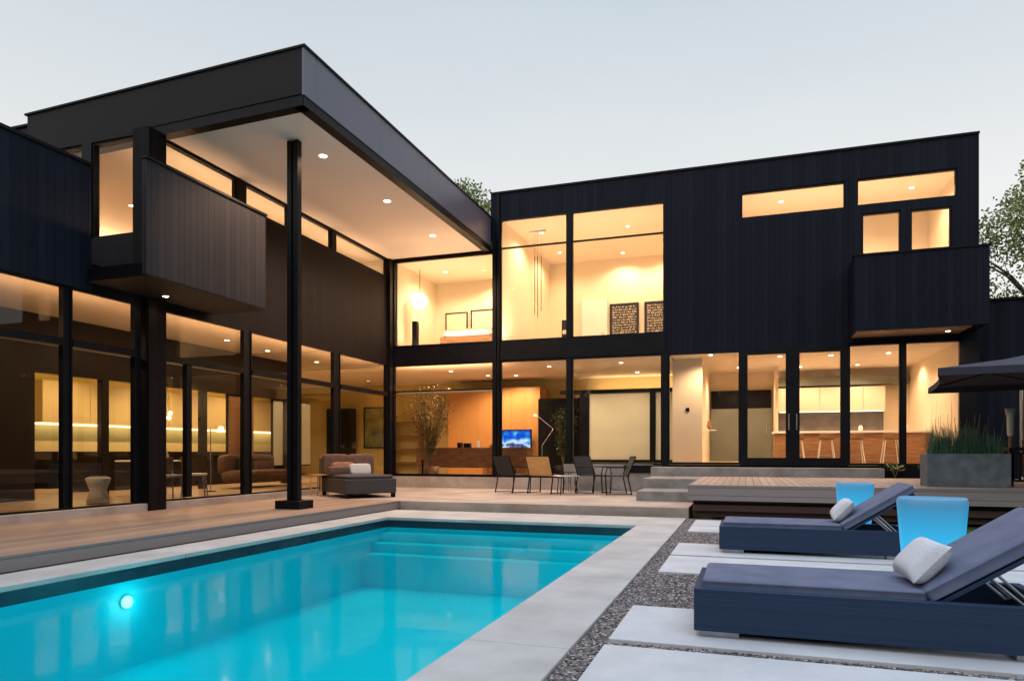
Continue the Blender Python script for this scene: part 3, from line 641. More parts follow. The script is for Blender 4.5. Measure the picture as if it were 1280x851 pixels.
framed('framed_picture', -9.6,-8.8,4.95,5.88,21.58,'wall','left thin-framed pale picture over the upstairs bed','picture',.035,'pale pictures over the bed')
framed('framed_picture', -8.68,-7.85,4.95,5.92,21.58,'wall','right thin-framed pale picture over the upstairs bed','picture',.035,'pale pictures over the bed')
# globe lamp
t = thing('globe_lamp', 'glowing round globe lamp hanging in the upper corner room', 'lamp', (-9.65,19.7,5.92))
MB().lathe([(.01,-.26),(.13,-.22),(.22,-.13),(.26,0),(.22,.13),(.13,.22),(.01,.26)],(0,0,0),20).build('globe', M['warmlamp'], t, smooth=True)
MB().tube([(0,0,.2),(0,0,1.0)],.008,6).build('cord', M['black'], t)
# bed upstairs
t = thing('bed', 'low bed with pale bedding in the upper corner room', 'bed', (-7.9,20.35,4.33))
MB().box(-.9,.85,-1.0,1.3,0,.35).build('bed_base', M['wood'], t); MB().rbox(-.88,.83,-.98,1.2,.30,.62).build('bedding', M['cush_pale'], t, smooth=True)
MB().rbox(-.7,-.1,.7,1.2,.6,.8).build('pillow', M['cush_red'], t, smooth=True)
t = thing('speaker', 'slim black floor speaker at the left of the upper room', 'speaker', (-10+.45,19.2,4.33))
MB().box(-.08,.08,-.08,.08,0,.85).build('cabinet', M['black'], t, bevel=.01); MB().lathe([(.05,0),(.05,.01)],(0,0,.851),12).build('driver', M['alu'], t)
t = thing('pendant_light', 'cluster of three long thin pendant tubes in the upper hall', 'pendant lamp', (-6.05,20.2,7.86))
for dx, l in ((0,-2.5),(.09,-2.6),(.2,-2.4)): MB().tube([(dx,0,-.75),(dx,0,l)],.011,6).build('tube', M['black'], t)
MB().box(-.15,.35,-.05,.05,-.03,0).build('canopy_plate', M['white'], t)
for dx in (0,.09,.2): MB().tube([(dx,0,-.03),(dx,0,-.75)],.003,4).build('cord', M['black'], t)
t = thing('hall_statue', 'dark slim totem panel standing in the upper hall', 'totem', (-5.35,21.2,4.33))
MB().box(-.11,.11,-.05,.05,0,1.0).build('panel', M['black'], t, bevel=.01)
MB().lathe([(.06,0),(.09,.06),(.06,.12)],(0,-.07,.55),12).build('ornament', M['wall'], t)
t = thing('door_upstairs', 'white interior door at the back of the upper hall', 'door', (-5.0,23.95,4.33))
MB().box(-.45,.45,-.03,.03,0,2.2).build('door_leaf', M['white'], t, bevel=.01); MB().tube([(.36,-.06,1.0),(.24,-.06,1.0)],.015,6).build('handle', M['steel'], t)
# living room: wood wall with tv
t = thing('wood_feature_wall', 'orange wood panelled chimney wall behind the television', 'feature wall', (-8.4,23.0,.3))
g = MB(); g.box(-1.75,1.7,0,.9,0,3.15); g.build('panelling', M['woodwall'], t)
t = thing('television', 'television showing a blue and white picture on the wood wall', 'television', (-7.55,22.8,1.0))
MB().box(-.60,.60,0,.06,0,.98).build('casing', M['black'], t, bevel=.01)
MB().box(-.56,.56,-.006,-.001,.05,.94).build('screen', M['tv'], t)
t = thing('sideboard', 'long low walnut sideboard along the living room window', 'sideboard', (-8.2,20.2,.3))
MB().box(-1.7,2.0,-.25,.25,.42,1.0).build('cabinet', M['wood'], t, bevel=.01)
MB().box(-1.72,2.02,-.27,.27,1.0,1.04).build('top', M['wood'], t)
for sx_ in (-1.5,1.8):
    MB().box(sx_-.1,sx_+.1,-.2,.2,0,.42).build('leg', M['wood_light'], t)
for k,(dx,w_,h_,mt) in enumerate(((-.3,.12,.16,'black'),(-.05,.2,.14,'black'),(.3,.05,.2,'white'),(.8,.15,.1,'wood_light'))):
    tag(MB().box(-8.2+dx-w_/2,-8.2+dx+w_/2,20.1,20.3,1.341,1.341+h_).build(['audio_box','amplifier','candle','wood_box'][k], M[mt], bevel=.008),
        ['small black box at the left on the long sideboard','wide black amplifier on the long sideboard','white candle on the long sideboard','small wooden box on the long sideboard'][k], ['box','amplifier','candle','box'][k])
# greenery panel and black framed sliding panel
t = thing('sliding_screen', 'pale lit panel in a heavy black frame behind the living room glass', 'sliding panel', (-3.6,21.5,.88))
for bx in ((-1.35,-1.05,-.05,.05,0,2.15),(.83,1.0,-.05,.05,0.09,2.15),(-2.0,1.9,-.05,.05,2.15,2.27),(-1.05,1.9,-.05,.05,-.0,.09)): MB().box(*bx).build('frame', M['black'], t)
g = MB(); g.box(-1.05,.83,-.01,.03,.09,2.15); g.build('panel', M['frost'], t)
g = MB(); g.box(1.0,1.62,-.01,.03,.09,2.15); g.build('side_panel', M['frost'], t)
g = MB(); g.box(-6.65,-5.05,22.6,22.7,.3,3.0); hp(g, 'dark_window', M['black'])
def plant(name, label, cat, loc, n, h, spread, leafmat, stemmat, leafn=260, ls=.05, pot=None):
    t = thing(name, label, cat, loc)
    s, l = MB(), MB()
    for k in range(n):
        a = rnd.uniform(0,6.28); r = spread*rnd.uniform(.2,1); p = [Vector((0,0,0))]; hh = h*rnd.uniform(.6,1)
        for i in range(1,7):
            f = i/6; p.append(Vector((math.cos(a)*r*f**1.5+rnd.uniform(-.04,.04), math.sin(a)*r*f**1.5+rnd.uniform(-.04,.04), hh*f)))
        s.tube(p, [.012*(1-i/8) for i in range(7)], 5)
        for i in range(leafn//n):
            q = p[rnd.randint(2,6)]+Vector((rnd.uniform(-1,1),rnd.uniform(-1,1),rnd.uniform(-1,1)))*.13
            d = Vector((rnd.uniform(-1,1),rnd.uniform(-1,1),rnd.uniform(-.6,1))).normalized(); u = d.cross(Vector((rnd.random(),rnd.random(),1))).normalized()*ls*.3
            l.add([q, q+d*ls*.5+u, q+d*ls, q+d*ls*.5-u], [(0,1,2,3)])
    s.build('stem', M[stemmat], t); l.build('foliage', M[leafmat], t)
    if pot: MB().lathe([(.18,0),(.24,.02),(.28,.45),(.25,.45),(.24,.4),(.01,.4)],(0,0,-.4),20).build('pot', M[pot], t, smooth=True)
    return t
plant('indoor_tree', 'bushy dry-branched indoor plant behind the corner window', 'plant', (-9.15,19.4,.72), 70, 2.5, .95, 'leaf_olive', 'dry', 1300, .07, 'wood')
plant('garden_bamboo', 'dark leafy plant beside the orange wood wall', 'plant', (-5.7,22.3,.72), 12, 2.1, .5, 'leaf_dark', 'dry', 900, .12, 'black')
# reading lamp and armchair
t = thing('reading_lamp', 'thin angled reading lamp near the television', 'lamp', (-5.85,20.3,.30))
MB().tube([(0,0,0),(0,0,1.1),(.35,0,1.6),(-.2,0,2.05)],.012,6).build('arm', M['alu'], t); MB().lathe([(.14,0),(.14,.02)],(0,0,0),16).build('base', M['black'], t)
MB().lathe([(.09,0),(.03,.09)],(-.22,0,1.98),12).build('shade', M['white'], t)
t = thing('table_lamp', 'small glowing table lamp beside the television', 'lamp', (-6.75,21.9,.9))
MB().lathe([(.07,.15),(.10,.0),(.10,.0)],(0,0,.12),14).build('lamp_shade', M['warmlamp'], t); MB().tube([(0,0,0),(0,0,.15)],.02,8).build('stem', M['black'], t)
t = thing('low_cabinet', 'low oak cabinet under the television', 'cabinet', (-7.3,22.2,.3))
MB().box(-1.1,.9,-.3,.3,0,.6).build('cabinet_body', M['wood_light'], t, bevel=.01); MB().box(-.95,.75,-.31,-.30,.1,.5).build('drawer_front', M['wood'], t)
# kitchen on the right
t = thing('kitchen_island', 'wood fronted kitchen island with pale worktop', 'kitchen island', (2.75,21.8,.9))
MB().box(-1.95,2.0,-.3,.6,0,.84).build('island_front', M['wood_light'], t, bevel=.01); MB().box(-2.0,2.03,-.36,.64,.84,.90).build('worktop', M['white'], t, bevel=.006)
t = thing('kitchen_units', 'cream kitchen wall units with grey backsplash', 'kitchen cabinets', (2.9,24.4,.9))
MB().box(-1.9,1.85,-.6,.05,0,.95).build('base_cabinet', M['wall'], t); MB().box(-1.9,1.2,-.02,.06,.95,1.60).build('backsplash', M['stone_in'], t)
g = MB()
for k in range(5): g.box(-1.9+.62*k,-1.9+.62*k+.61,-.35,.05,1.60,2.35)
g.build('wall_cabinet', M['wall'], t); MB().box(-1.9,1.85,-.30,.05,2.42,2.68).build('clerestory_panel', M['greyp'], t); MB().box(-1.85,1.15,-.30,-.27,1.575,1.597).build('light_strip', M['strip'], t)
t = thing('frosted_door', 'grey frosted sliding door at the end of the hallway', 'door', (-.15,24.4,.9))
MB().box(-.95,.95,-.03,.03,0,1.75).build('door_leaf', M['greyp'], t); MB().box(-.95,.95,-.04,.04,1.75,2.35).build('top_panel', M['black'], t); MB().tube([(.8,-.06,.9),(.8,-.06,1.2)],.015,6).build('handle', M['steel'], t)
t = thing('wall_shelf_lamp', 'small orange lamp on a narrow white shelf in the hallway', 'lamp', (-1.0,20.9,1.85))
MB().box(-.15,.2,-.1,.1,-.03,0).build('shelf', M['white'], t); MB().lathe([(.08,0),(.03,.2)],(0,0,.06),12).build('lamp_shade', M['cush_red'], t); MB().tube([(0,0,0),(0,0,.06)],.02,6).build('stem', M['black'], t)
tag(MB().box(-1.60,-1.50,20.17,20.20,2.35,2.45).build('wall_switch', M['black'], bevel=.005), 'small black control panel on the cream hallway wall', 'switch')
def make_stool():
    t = thing('bar_stool', 'pale bar stool at the wood kitchen island', 'bar stool', (0,0,0), 0, 'bar stools at the kitchen island')
    g = MB(); g.box(-.19,.19,-.18,.18,.64,.68); g.build('seat', M['wood_light'], t, bevel=.01)
    g = MB(); g.box(-.19,.19,-.20,-.17,.68,.82); g.build('backrest', M['wood_light'], t, bevel=.01)
    for a in (-1,1):
        for b in (-1,1): MB().tube([(a*.14,b*.13,.64),(a*.22,b*.19,0)],.014,6).build('leg', M['white'], t)
    MB().box(-.18,.18,-.16,-.14,.2,.22).build('footrest', M['alu'], t); return t
st = make_stool(); spots = [(1.35,'bar stool seen through the left glass door'),(2.12,'bar stool seen through the right glass door'),(2.85,'bar stool left of the kitchen window mullion'),(3.72,'bar stool right of the kitchen window mullion')]
for i,(x,lab) in enumerate(spots):
    if i == 0: st.location = (x,21.1,.9); st['label'] = lab
    else: dup(st,(x,21.1,.9),0,lab)
for k,(x,h_,r_,mt) in enumerate(((1.2,.26,.05,'steel'),(3.1,.16,.06,'white'),(4.2,.22,.10,'white'))):
    tag(MB().lathe([(r_*.8,0),(r_,h_*.3),(r_*.9,h_*.7),(r_*.5,h_)],(x,21.9,1.802),14).build(['kettle','jar','vase'][k], M[mt], smooth=True),
        ['steel kettle on the kitchen island behind the doors','white jar at the middle of the kitchen island','wide white vase at the right end of the kitchen island'][k], ['kettle','jar','vase'][k])
t = thing('bubble_chandelier', 'cluster of small glowing glass bulbs hanging over the dining table', 'chandelier', (-11.2,10.9,3.78))
MB().lathe([(.14,-.02),(.14,0)],(0,0,0),16).build('canopy_plate', M['black'], t)
for k in range(7):
    a = k*2.4; x, y, z = math.cos(a)*.28*(k/7+.3), math.sin(a)*.45*(k/7+.3), -1.55-.11*(k%4)
    MB().tube([(x*.3,y*.3,0),(x,y,z+.05)],.003,4).build('cord', M['black'], t)
    MB().lathe([(.005,-.05),(.035,-.035),(.05,0),(.035,.035),(.005,.05)],(x,y,z),12).build('bulb', M['warmlamp'], t, smooth=True)
t = thing('armchair', 'low brown armchair facing the television', 'armchair', (-7.0,20.9,.3), R(160))
MB().rbox(-.4,.4,-.38,.38,.15,.42).build('seat_cushion', M['wood'], t, smooth=True); MB().rbox(-.4,.4,.28,.45,.3,.85).build('backrest', M['wood'], t, smooth=True)
for a in (-.33,.33): MB().tube([(a,-.3,0),(a,-.3,.2)],.02,6).build('leg', M['black'], t)
framed('framed_painting', -14.15,-13.2,1.35,2.95,23.98,'olive','olive green painting on the far wall seen through the last left window','painting',.05)
t = thing('tall_cabinet', 'dark tall cabinet beside the olive painting on the far wall', 'cabinet', (-15.0,23.7,.3))
MB().box(-.5,.5,-.25,.25,0,2.6).build('cabinet_body', M['darkwall'], t, bevel=.01)
for a in (-.49,.01): MB().box(a,a+.48,-.275,-.252,.05,2.55).build('door', M['black'], t)
t = thing('bookcase', 'empty dark open bookcase against the far back wall', 'bookcase', (-12.2,23.75,.3))
for z in (0,.5,1.0,1.5,2.0): MB().box(-.6,.6,-.2,.2,z,z+.04).build('shelf', M['wood'], t)
for a in (-.62,.6): MB().box(a,a+.03,-.2,.2,0,2.04).build('side_panel', M['wood'], t)
# left wing: dining set
t = thing('dining_table', 'pale round dining table in the glazed dining room', 'table', (-11.3,10.9,.3))
MB().lathe([(.60,0),(.62,.015),(.60,.03)],(0,0,.71),32).build('tabletop', M['white'], t); MB().lathe([(.28,0),(.06,.05),(.05,.7)],(0,0,0),20).build('pedestal', M['black'], t)
def make_dchair():
    t = thing('dining_chair', 'x', 'chair', (0,0,0), 0, 'chairs at the round dining table')
    MB().box(-.24,.24,-.22,.22,.42,.47).build('seat', M['white'], t, bevel=.015)
    MB().box(-.24,.24,.20,.24,.5,.80).build('backrest', M['wood'], t, bevel=.015)
    for a in (-1,1):
        for b in (-1,1): MB().tube([(a*.2,b*.18,.42 if b<0 else .55),(a*.24,b*.22,0)],.014,6).build('leg', M['alu'], t)
    return t
dc = make_dchair()
for i,(x,y,a,lab) in enumerate(((-10.7,11.45,2.2,'pale seated dining chair nearest the right window post'),(-10.55,10.55,1.2,'dining chair left of the round table by the corner pier'),(-12.0,11.6,3.6,'dining chair behind the round table'))):
    if i == 0: dc.location=(x,y,.3); dc.rotation_euler[2]=a; dc['label']=lab
    else: dup(dc,(x,y,.3),a,lab)
t = thing('sculptural_stool', 'white curved plastic stool behind the left glazing', 'stool', (-10.75,9.25,.3))
MB().lathe([(.16,0),(.19,.02),(.15,.18),(.13,.24),(.16,.32),(.20,.44),(.17,.46),(.01,.44)],(0,0,0),24).build('body', M['white'], t, smooth=True)
MB().lathe([(.15,0),(.15,.03)],(0,0,.445),20).build('cushion', M['cush_pale'], t)
for k,(x,y,h_) in enumerate(((-11.3,10.9,.45),(-11.1,11.1,.3))):
    tag(MB().lathe([(.05,0),(.06,.1),(.02,h_*.6),(.015,h_)],(x,y,1.041),12).build('vase', M['white'], smooth=True), ['tall white bottle vase on the round dining table','short white vase on the round dining table'][k], 'vase')
t = thing('indoor_sofa', 'dark brown indoor sofa behind the left glazing near the column', 'sofa', (-12.1,15.2,.3), R(90))
MB().rbox(-1.0,1.0,-.42,.42,.12,.45).build('seat_cushion', M['cush_brown'], t, smooth=True); MB().rbox(-1.0,1.0,.25,.5,.3,.85).build('backrest', M['cush_brown'], t, smooth=True)
MB().rbox(-.6,-.15,-.0,.25,.42,.78).build('pillow', M['black_fab'], t, smooth=True)
for a in (-.9,.9): MB().box(a-.03,a+.03,-.35,-.29,0,.14).build('leg', M['black'], t)
t = thing('floor_lamp', 'floor lamp with small bright shades by the indoor sofa', 'lamp', (-11.6,12.9,.3))
MB().tube([(0,0,0),(0,0,1.45),(.18,.1,1.5)],.012,6).build('pole', M['alu'], t); MB().lathe([(.12,0),(.12,.02)],(0,0,0),14).build('base', M['black'], t); MB().lathe([(.09,0),(.05,.13)],(.2,.1,1.36),12).build('lamp_shade', M['warmlamp'], t)
for k,(y,w_,mt,lab) in enumerate(((15.2,.5,'wood_light','tall oak panel on the far wall of the left wing'),(17.4,.9,'frost','pale olive canvas on the far wall of the left wing'))):
    o = (-12.7,y,1.0); t = thing(['wall_panel','canvas'][k], lab, ['panel','canvas'][k], o)
    MB().box(-.04,.02,-w_,w_,-.2,1.7).build('backing', M['black'], t); MB().box(.021,.04,-w_+.03,w_-.03,-.17,1.67).build('face', M[mt], t)

# ================================================================== TERRACE FURNITURE
# daybed / outdoor sofa
t = thing('outdoor_sofa', 'deep grey wicker daybed with brown backrest cushions on the terrace', 'sofa', (-8.35,13.35,TZ), R(52))
MB().box(0,1.22,0,1.65,.10,.43).build('base', M['base_grey'], t, bevel=.02)
for a,b in ((.06,.06),(1.16,.06),(.06,1.59),(1.16,1.59)): MB().box(a-.04,a+.04,b-.04,b+.04,0,.11).build('leg', M['black'], t)
MB().rbox(.02,1.20,.02,1.45,.42,.52).build('seat_cushion', M['base_grey'], t, smooth=True)
g = MB(); g.rbox(-.02,.62,1.35,1.62,.45,.99); g.rbox(.60,1.24,1.35,1.62,.45,.99); g.build('back_cushion', M['cush_brown'], t, smooth=True)
MB().box(-.04,1.26,1.60,1.70,.1,.9).build('backrest_frame', M['wicker'], t, bevel=.02)
MB().rbox(.12,.66,1.12,1.34,.50,.80).rot((.4,1.2,.5),'X',R(-14)).build('rust_pillow', M['cush_red'], t, smooth=True)
MB().rbox(.50,1.02,.98,1.18,.50,.78).rot((.7,1.0,.5),'X',R(-18)).build('pale_pillow', M['cush_pale'], t, smooth=True)
MB().rbox(-.02,.45,.9,1.2,.50,.70).build('brown_pillow', M['cush_brown'], t, smooth=True)
t = thing('side_table', 'small pale wooden side table left of the daybed', 'side table', (-9.55,14.15,TZ))
MB().box(-.17,.17,-.17,.17,.48,.51).build('tabletop', M['tan'], t, bevel=.006)
for a in (-.14,.14):
    for b in (-.14,.14): MB().tube([(a,b,0),(a,b,.48)],.013,6).build('leg', M['tan'], t)

def make_chair(seatmat, label):
    """sling chair on a sled frame, facing -y"""
    t = thing('terrace_chair', label, 'chair', (0,0,0), 0, 'metal framed chairs on the terrace')
    for sx_ in (-.27,.27):
        MB().tube([(sx_,-.25,0),(sx_,-.27,.42),(sx_,-.24,.60),(sx_,.20,.60)],.013,6).build('front_leg', M['black'], t)
        MB().tube([(sx_,.26,0),(sx_,.18,.40),(sx_,.34,.84)],.013,6).build('rear_leg', M['black'], t)
    for y, z in ((-.25,.40),(.20,.40),(.34,.84)): MB().tube([(-.27,y,z),(.27,y,z)],.011,6).build('crossbar', M['black'], t)
    for x in (-.27,.27): MB().tube([(x,-.25,.02),(x,.26,.02)],.009,6).build('sled_bar', M['black'], t)
    g = MB(); g.prism_y([(0,0)]*0 or [(-.26,.40),(.26,.40),(.26,.42),(-.26,.42)], -.25, .20); g.build('seat', M[seatmat], t)
    g = MB(); g.box(-.26,.26,-.008,.008,0,.46); g.rot((0,0,0),'X',R(-20)); g.v = [(x,y+.185,z+.41) for x,y,z in g.v]; g.build('backrest', M[seatmat], t)
    return t
c1 = make_chair('black_fab','black sling chair at the left of the terrace group'); c1.location=(-5.65,16.9,TZ); c1.rotation_euler[2]=R(150); c1.scale=(1.2,1.2,1.1)
dup(c1,(-3.0,17.0,TZ),R(-70),'black sling chair at the right of the terrace group, turned sideways')
dup(c1,(-3.65,17.3,TZ),R(60),'black sling chair behind the round terrace table')
c4 = make_chair('tan','tan leather sling chair in the middle of the terrace group'); c4.location=(-4.75,16.8,TZ); c4.rotation_euler[2]=R(165); c4.scale=(1.25,1.2,1.1)
t = thing('round_table', 'small round metal table between the terrace chairs', 'table', (-4.2,16.6,TZ))
MB().lathe([(.36,0),(.37,.01),(.36,.02)],(0,0,.44),28).build('tabletop', M['alu'], t)
for k in range(3):
    a = k*2.1+.4; MB().tube([(math.cos(a)*.25,math.sin(a)*.25,.44),(math.cos(a)*.30,math.sin(a)*.30,0)],.012,6).build('leg', M['black'], t)
t = thing('wire_table', 'low black wire side table right of the tan chair', 'side table', (-4.35,17.7,TZ))
MB().lathe([(.24,0),(.24,.015)],(0,0,.5),20).build('tabletop', M['black'], t)
for k in range(4):
    a = k*1.57+.4; MB().tube([(math.cos(a)*.22,math.sin(a)*.22,.5),(math.cos(a)*.12,math.sin(a)*.12,.25),(math.cos(a)*.22,math.sin(a)*.22,0)],.009,6).build('leg', M['black'], t)

# ================================================================== LOUNGERS
def cushion(x0, x1, y0, y1, z0, z1, r=.018):
    '''box cushion with a rounded, piped edge and a slightly crowned top'''
    mb = MB(); nx, ny = 40, 20; cx, cy_ = (x0+x1)/2, (y0+y1)/2; hx, hy = (x1-x0)/2, (y1-y0)/2; rings = []
    def ring(ins, z):
        p = []; ax, ay = hx-ins, hy-ins; cr_ = max(.03-ins, .006)
        for sx_, sy_, a0 in ((1,-1,-90),(1,1,0),(-1,1,90),(-1,-1,180)):
            for k in range(5):
                a = R(a0+k*22.5); p.append((cx+sx_*(ax-cr_)+cr_*math.cos(a), cy_+sy_*(ay-cr_)+cr_*math.sin(a), z))
        return p
    prof = [(.02,z0),(.004,z0+.006),(-.003,z0+.012),(.003,z0+.018),(0,(z0+z1)/2),(.003,z1-.018),(-.003,z1-.012),(.003,z1-.005),(.016,z1),(.06,z1+.004),(.16,z1+.008)]
    vs_ = []
    for i, z in prof: vs_ += ring(i, z)
    n = 20; m = len(prof)
    mb.add(vs_, [(i*n+k,i*n+(k+1)%n,(i+1)*n+(k+1)%n,(i+1)*n+k) for i in range(m-1) for k in range(n)]+[tuple(range(n-1,-1,-1)), tuple(range((m-1)*n,m*n))])
    return mb
def make_lounger():
    t = thing('sun_lounger', 'x', 'sun lounger', (0,0,0), 0, 'blue sun loungers beside the pool')
    g = MB(); w = .06; Lx, Wy = 2.08, .88
    g.box(0,Lx,0,w,.04,.315); g.box(0,Lx,Wy-w,Wy,.04,.315); g.box(0,w,w,Wy-w,.04,.315); g.box(Lx-w,Lx,w,Wy-w,.04,.315)
    g.build('frame', M['lounge_frame'], t, bevel=.006)
    g = MB(); g.box(w,1.36,w,Wy-w,.25,.29); g.build('platform', M['black'], t)
    for a in (.12,Lx-.2):
        for b in (.10,Wy-.1): MB().box(a-.08,a+.16,b-.06,b+.06,0,.04).build('leg', M['alu'], t)
    cushion(.05,1.36,.06,Wy-.06,.288,.365).build('seat_cushion', M['lounge_cush'], t, smooth=True)
    b = cushion(1.37,2.24,.05,Wy-.05,.288,.372); b.rot((1.36,0,.30),'Y',R(-33)); b.build('back_cushion', M['lounge_cush'], t, smooth=True)
    b = MB(); b.box(1.40,2.20,.06,Wy-.06,.255,.28); b.rot((1.36,0,.30),'Y',R(-33)); bb = b.build('backrest', M['lounge_frame'], t)
    for y in (.16,Wy-.16): MB().tube([(1.72,y,.49),(1.98,y,.24),(1.95,y,.23),(1.68,y,.47)],.010,6).build('support_strut', M['alu'], t)
    return t
def pillow(loc, rz, label):
    g = MB(); nu, nv = 20, 14; V = {}; vs_ = []
    for s_ in (1,-1):
        for i in range(nu+1):
            for j_ in range(nv+1):
                u, v = -1+2*i/nu, -1+2*j_/nv; th = .085*((1-u**4)*(1-v**4))**.55
                k = 1-.06*(1-abs(u)**2)*abs(v)**4
                vs_.append((s_*th, u*.23*(1-.05*(1-v*v)*abs(u)**4), v*.155*k))
    n = (nu+1)*(nv+1); fs = []
    for q in (0,1):
        for i in range(nu):
            for j_ in range(nv):
                a = q*n+i*(nv+1)+j_; f = (a,a+1,a+nv+2,a+nv+1); fs.append(f if q else f[::-1])
    g.add(vs_, fs); g.rot((0,0,0),'Y',R(42)); ob = g.build('pillow', M['lounge_pil'], smooth=True); ob.location = loc; ob.rotation_euler[2] = rz
    return tag(ob, label, 'pillow', 'pale pillows on the loungers')
L1 = make_lounger(); L1.location = (-.32,4.68,0); L1['label'] = 'near navy blue lounger on the slab, cut off by the right edge'
dup(L1, (-.30,8.70,0), 0, 'far navy blue lounger with raised back, seen whole')
pillow((1.06,5.04,.515), R(4), 'pale grey pillow on the near lounger'); pillow((1.09,9.12,.515), R(-3), 'pale grey pillow on the far lounger')

def glow_table(x, y, w, h, rz, label):
    t = thing('glowing_side_table', label, 'side table', (x,y,0), rz, 'glowing blue tables beside the loungers')
    def ring(a, z, n=40):
        o_ = []
        for k in range(n):
            q = 2*math.pi*k/n; c, s = math.cos(q), math.sin(q)
            o_.append((a*math.copysign(abs(c)**.45,c), a*math.copysign(abs(s)**.45,s), z))
        return o_
    n = 40; rings = [ring(w*.36,0),ring(w*.375,h*.03),ring(w*.44,h*.5),ring(w*.495,h*.93),ring(w*.5,h*.975),ring(w*.485,h)]
    vs_ = sum(rings, []); fs = [(i*n+k,i*n+(k+1)%n,(i+1)*n+(k+1)%n,(i+1)*n+k) for i in range(5) for k in range(n)]+[tuple(range(n-1,-1,-1))]
    MB().add(vs_, fs).build('body', M['glow'], t, smooth=True)
    top = [ring(w*.485,h),ring(w*.46,h-.02),ring(w*.1,h-.02)]
    MB().add(sum(top,[]), [(i*n+k,i*n+(k+1)%n,(i+1)*n+(k+1)%n,(i+1)*n+k) for i in range(2) for k in range(n)]+[tuple(range(2*n,3*n))]).build('tray_top', M['glow'], t)
glow_table(1.43, 6.42, .50, .83, R(-13), 'larger glowing blue square-topped table behind the near lounger')
glow_table(1.345, 9.98, .45, .80, R(-8), 'smaller glowing blue table behind the far lounger')

# ================================================================== PLANTER, PARASOL, GRILL
t = thing('planter_box', 'long grey metal planter on the timber deck', 'planter', (3.62,14.05,.603))
g = MB(); g.box(-.62,.62,-.27,-.24,0,.57); g.box(-.62,.62,.24,.27,0,.57); g.box(-.62,-.59,-.24,.24,0,.57); g.box(.59,.62,-.24,.24,0,.57); g.build('box', M['planter'], t, bevel=.004)
MB().box(-.59,.59,-.24,.24,.02,.50).build('soil', M['bark'], t)
t = thing('ornamental_grass', 'tall green grass growing in the grey planter', 'plant', (3.62,14.05,1.09))
g = MB()
for k in range(1900):
    x, y = rnd.uniform(-.55,.55), rnd.uniform(-.2,.2); a = rnd.uniform(0,6.28); h = rnd.uniform(.25,.62)*(1.15 if x < .15 else .8); b = rnd.uniform(.08,.42)*h*1.2; w = rnd.uniform(.003,.006)
    if rnd.random() < .03: h *= 1.5; b *= .4
    px, py = math.cos(a), math.sin(a); prev = None; vs_ = []
    for i in range(5):
        f = i/4; cx, cy_, cz = x+px*b*f*f, y+py*b*f*f, h*f*(1-.25*f*(b/h)*2)
        ww = w*(1-f*.85); vs_ += [(cx-py*ww,cy_+px*ww,cz),(cx+py*ww,cy_-px*ww,cz)]
    g.add(vs_, [(2*i,2*i+1,2*i+3,2*i+2) for i in range(4)])
g.build('foliage', M['blade'], t)
g = MB()
for k in range(26):
    x, y = rnd.uniform(-.5,.5), rnd.uniform(-.15,.15); g.tube([(x,y,0),(x+rnd.uniform(-.1,.1),y,rnd.uniform(.5,.8))],.003,4)
g.build('stem', M['dry'], t)
# small yellow-green plant by the kitchen window
for k,(x,lab) in enumerate(((3.3,'small yellow-green plant left on the ledge under the kitchen window'),(4.0,'small yellow-green plant right on the ledge under the kitchen window'))):
    t = thing('ledge_plant', lab, 'plant', (x,18.2,.6), 0, 'small plants under the kitchen window'); g = MB()
    for q in range(120):
        a = rnd.uniform(0,6.28); r = rnd.uniform(.03,.2); z = rnd.uniform(.15,.32); p = Vector((math.cos(a)*r,math.sin(a)*r*.5,z)); d = Vector((math.cos(a),math.sin(a),rnd.uniform(-.2,.8)))*.06; u = Vector((-d.y,d.x,0))*.3
        g.add([p,p+d*.5+u,p+d,p+d*.5-u],[(0,1,2,3)])
    g.build('foliage', M['leaf'], t)
    g = MB()
    for q in range(8): g.tube([(0,0,0),(rnd.uniform(-.12,.12),rnd.uniform(-.05,.05),.25)],.004,4)
    g.build('stem', M['dry'], t)
# parasol
A, B, C_, D_ = (2.93,12.78),(3.65,16.70),(7.57,15.98),(6.85,12.06)
cx, cy_ = 5.25, 14.38
t = thing('parasol', 'dark grey square parasol over the deck at the right edge', 'parasol', (cx,cy_,.603))
g = MB(); zr, za = 2.55-.603, 3.02-.603
P4 = [(p[0]-cx,p[1]-cy_) for p in (A,B,C_,D_)]
vs_ = []
def cnp(u, f):     # points on the rim with a slight sag between ribs
    return u
nseg = 6; rim = []
for k in range(4):
    a, b = P4[k], P4[(k+1)%4]
    for i in range(nseg): f = i/nseg; s = 1-.05*math.sin(math.pi*f); rim.append(((a[0]+(b[0]-a[0])*f)*s, (a[1]+(b[1]-a[1])*f)*s))
n = len(rim); V = [(x,y,zr) for x,y in rim]+[(x*.5,y*.5,(zr+za)/2-.04) for x,y in rim]+[(0,0,za)]+[(x*1.002,y*1.002,zr-.12) for x,y in rim]
fs = [(k,(k+1)%n,(k+1)%n+n,k+n) for k in range(n)]+[(k+n,(k+1)%n+n,2*n) for k in range(n)]+[(k,(k+1)%n,2*n+1+(k+1)%n,2*n+1+k) for k in range(n)]
g.add(V, fs); g.build('canopy', M['umb'], t)
for k in range(4): MB().tube([(P4[k][0]*.98,P4[k][1]*.98,zr-.02),(0,0,za-.08)],.016,6).build('rib', M['black'], t)
for k in range(4): MB().tube([(P4[k][0]*.5,P4[k][1]*.5,(zr+za)/2-.08),(0,0,zr-.25)],.012,6).build('strut', M['black'], t)
MB().tube([(0,0,0),(0,0,za+.08)],.035,12).build('pole', M['black'], t); MB().box(-.35,.35,-.35,.35,0,.07).build('base', M['black'], t, bevel=.01)
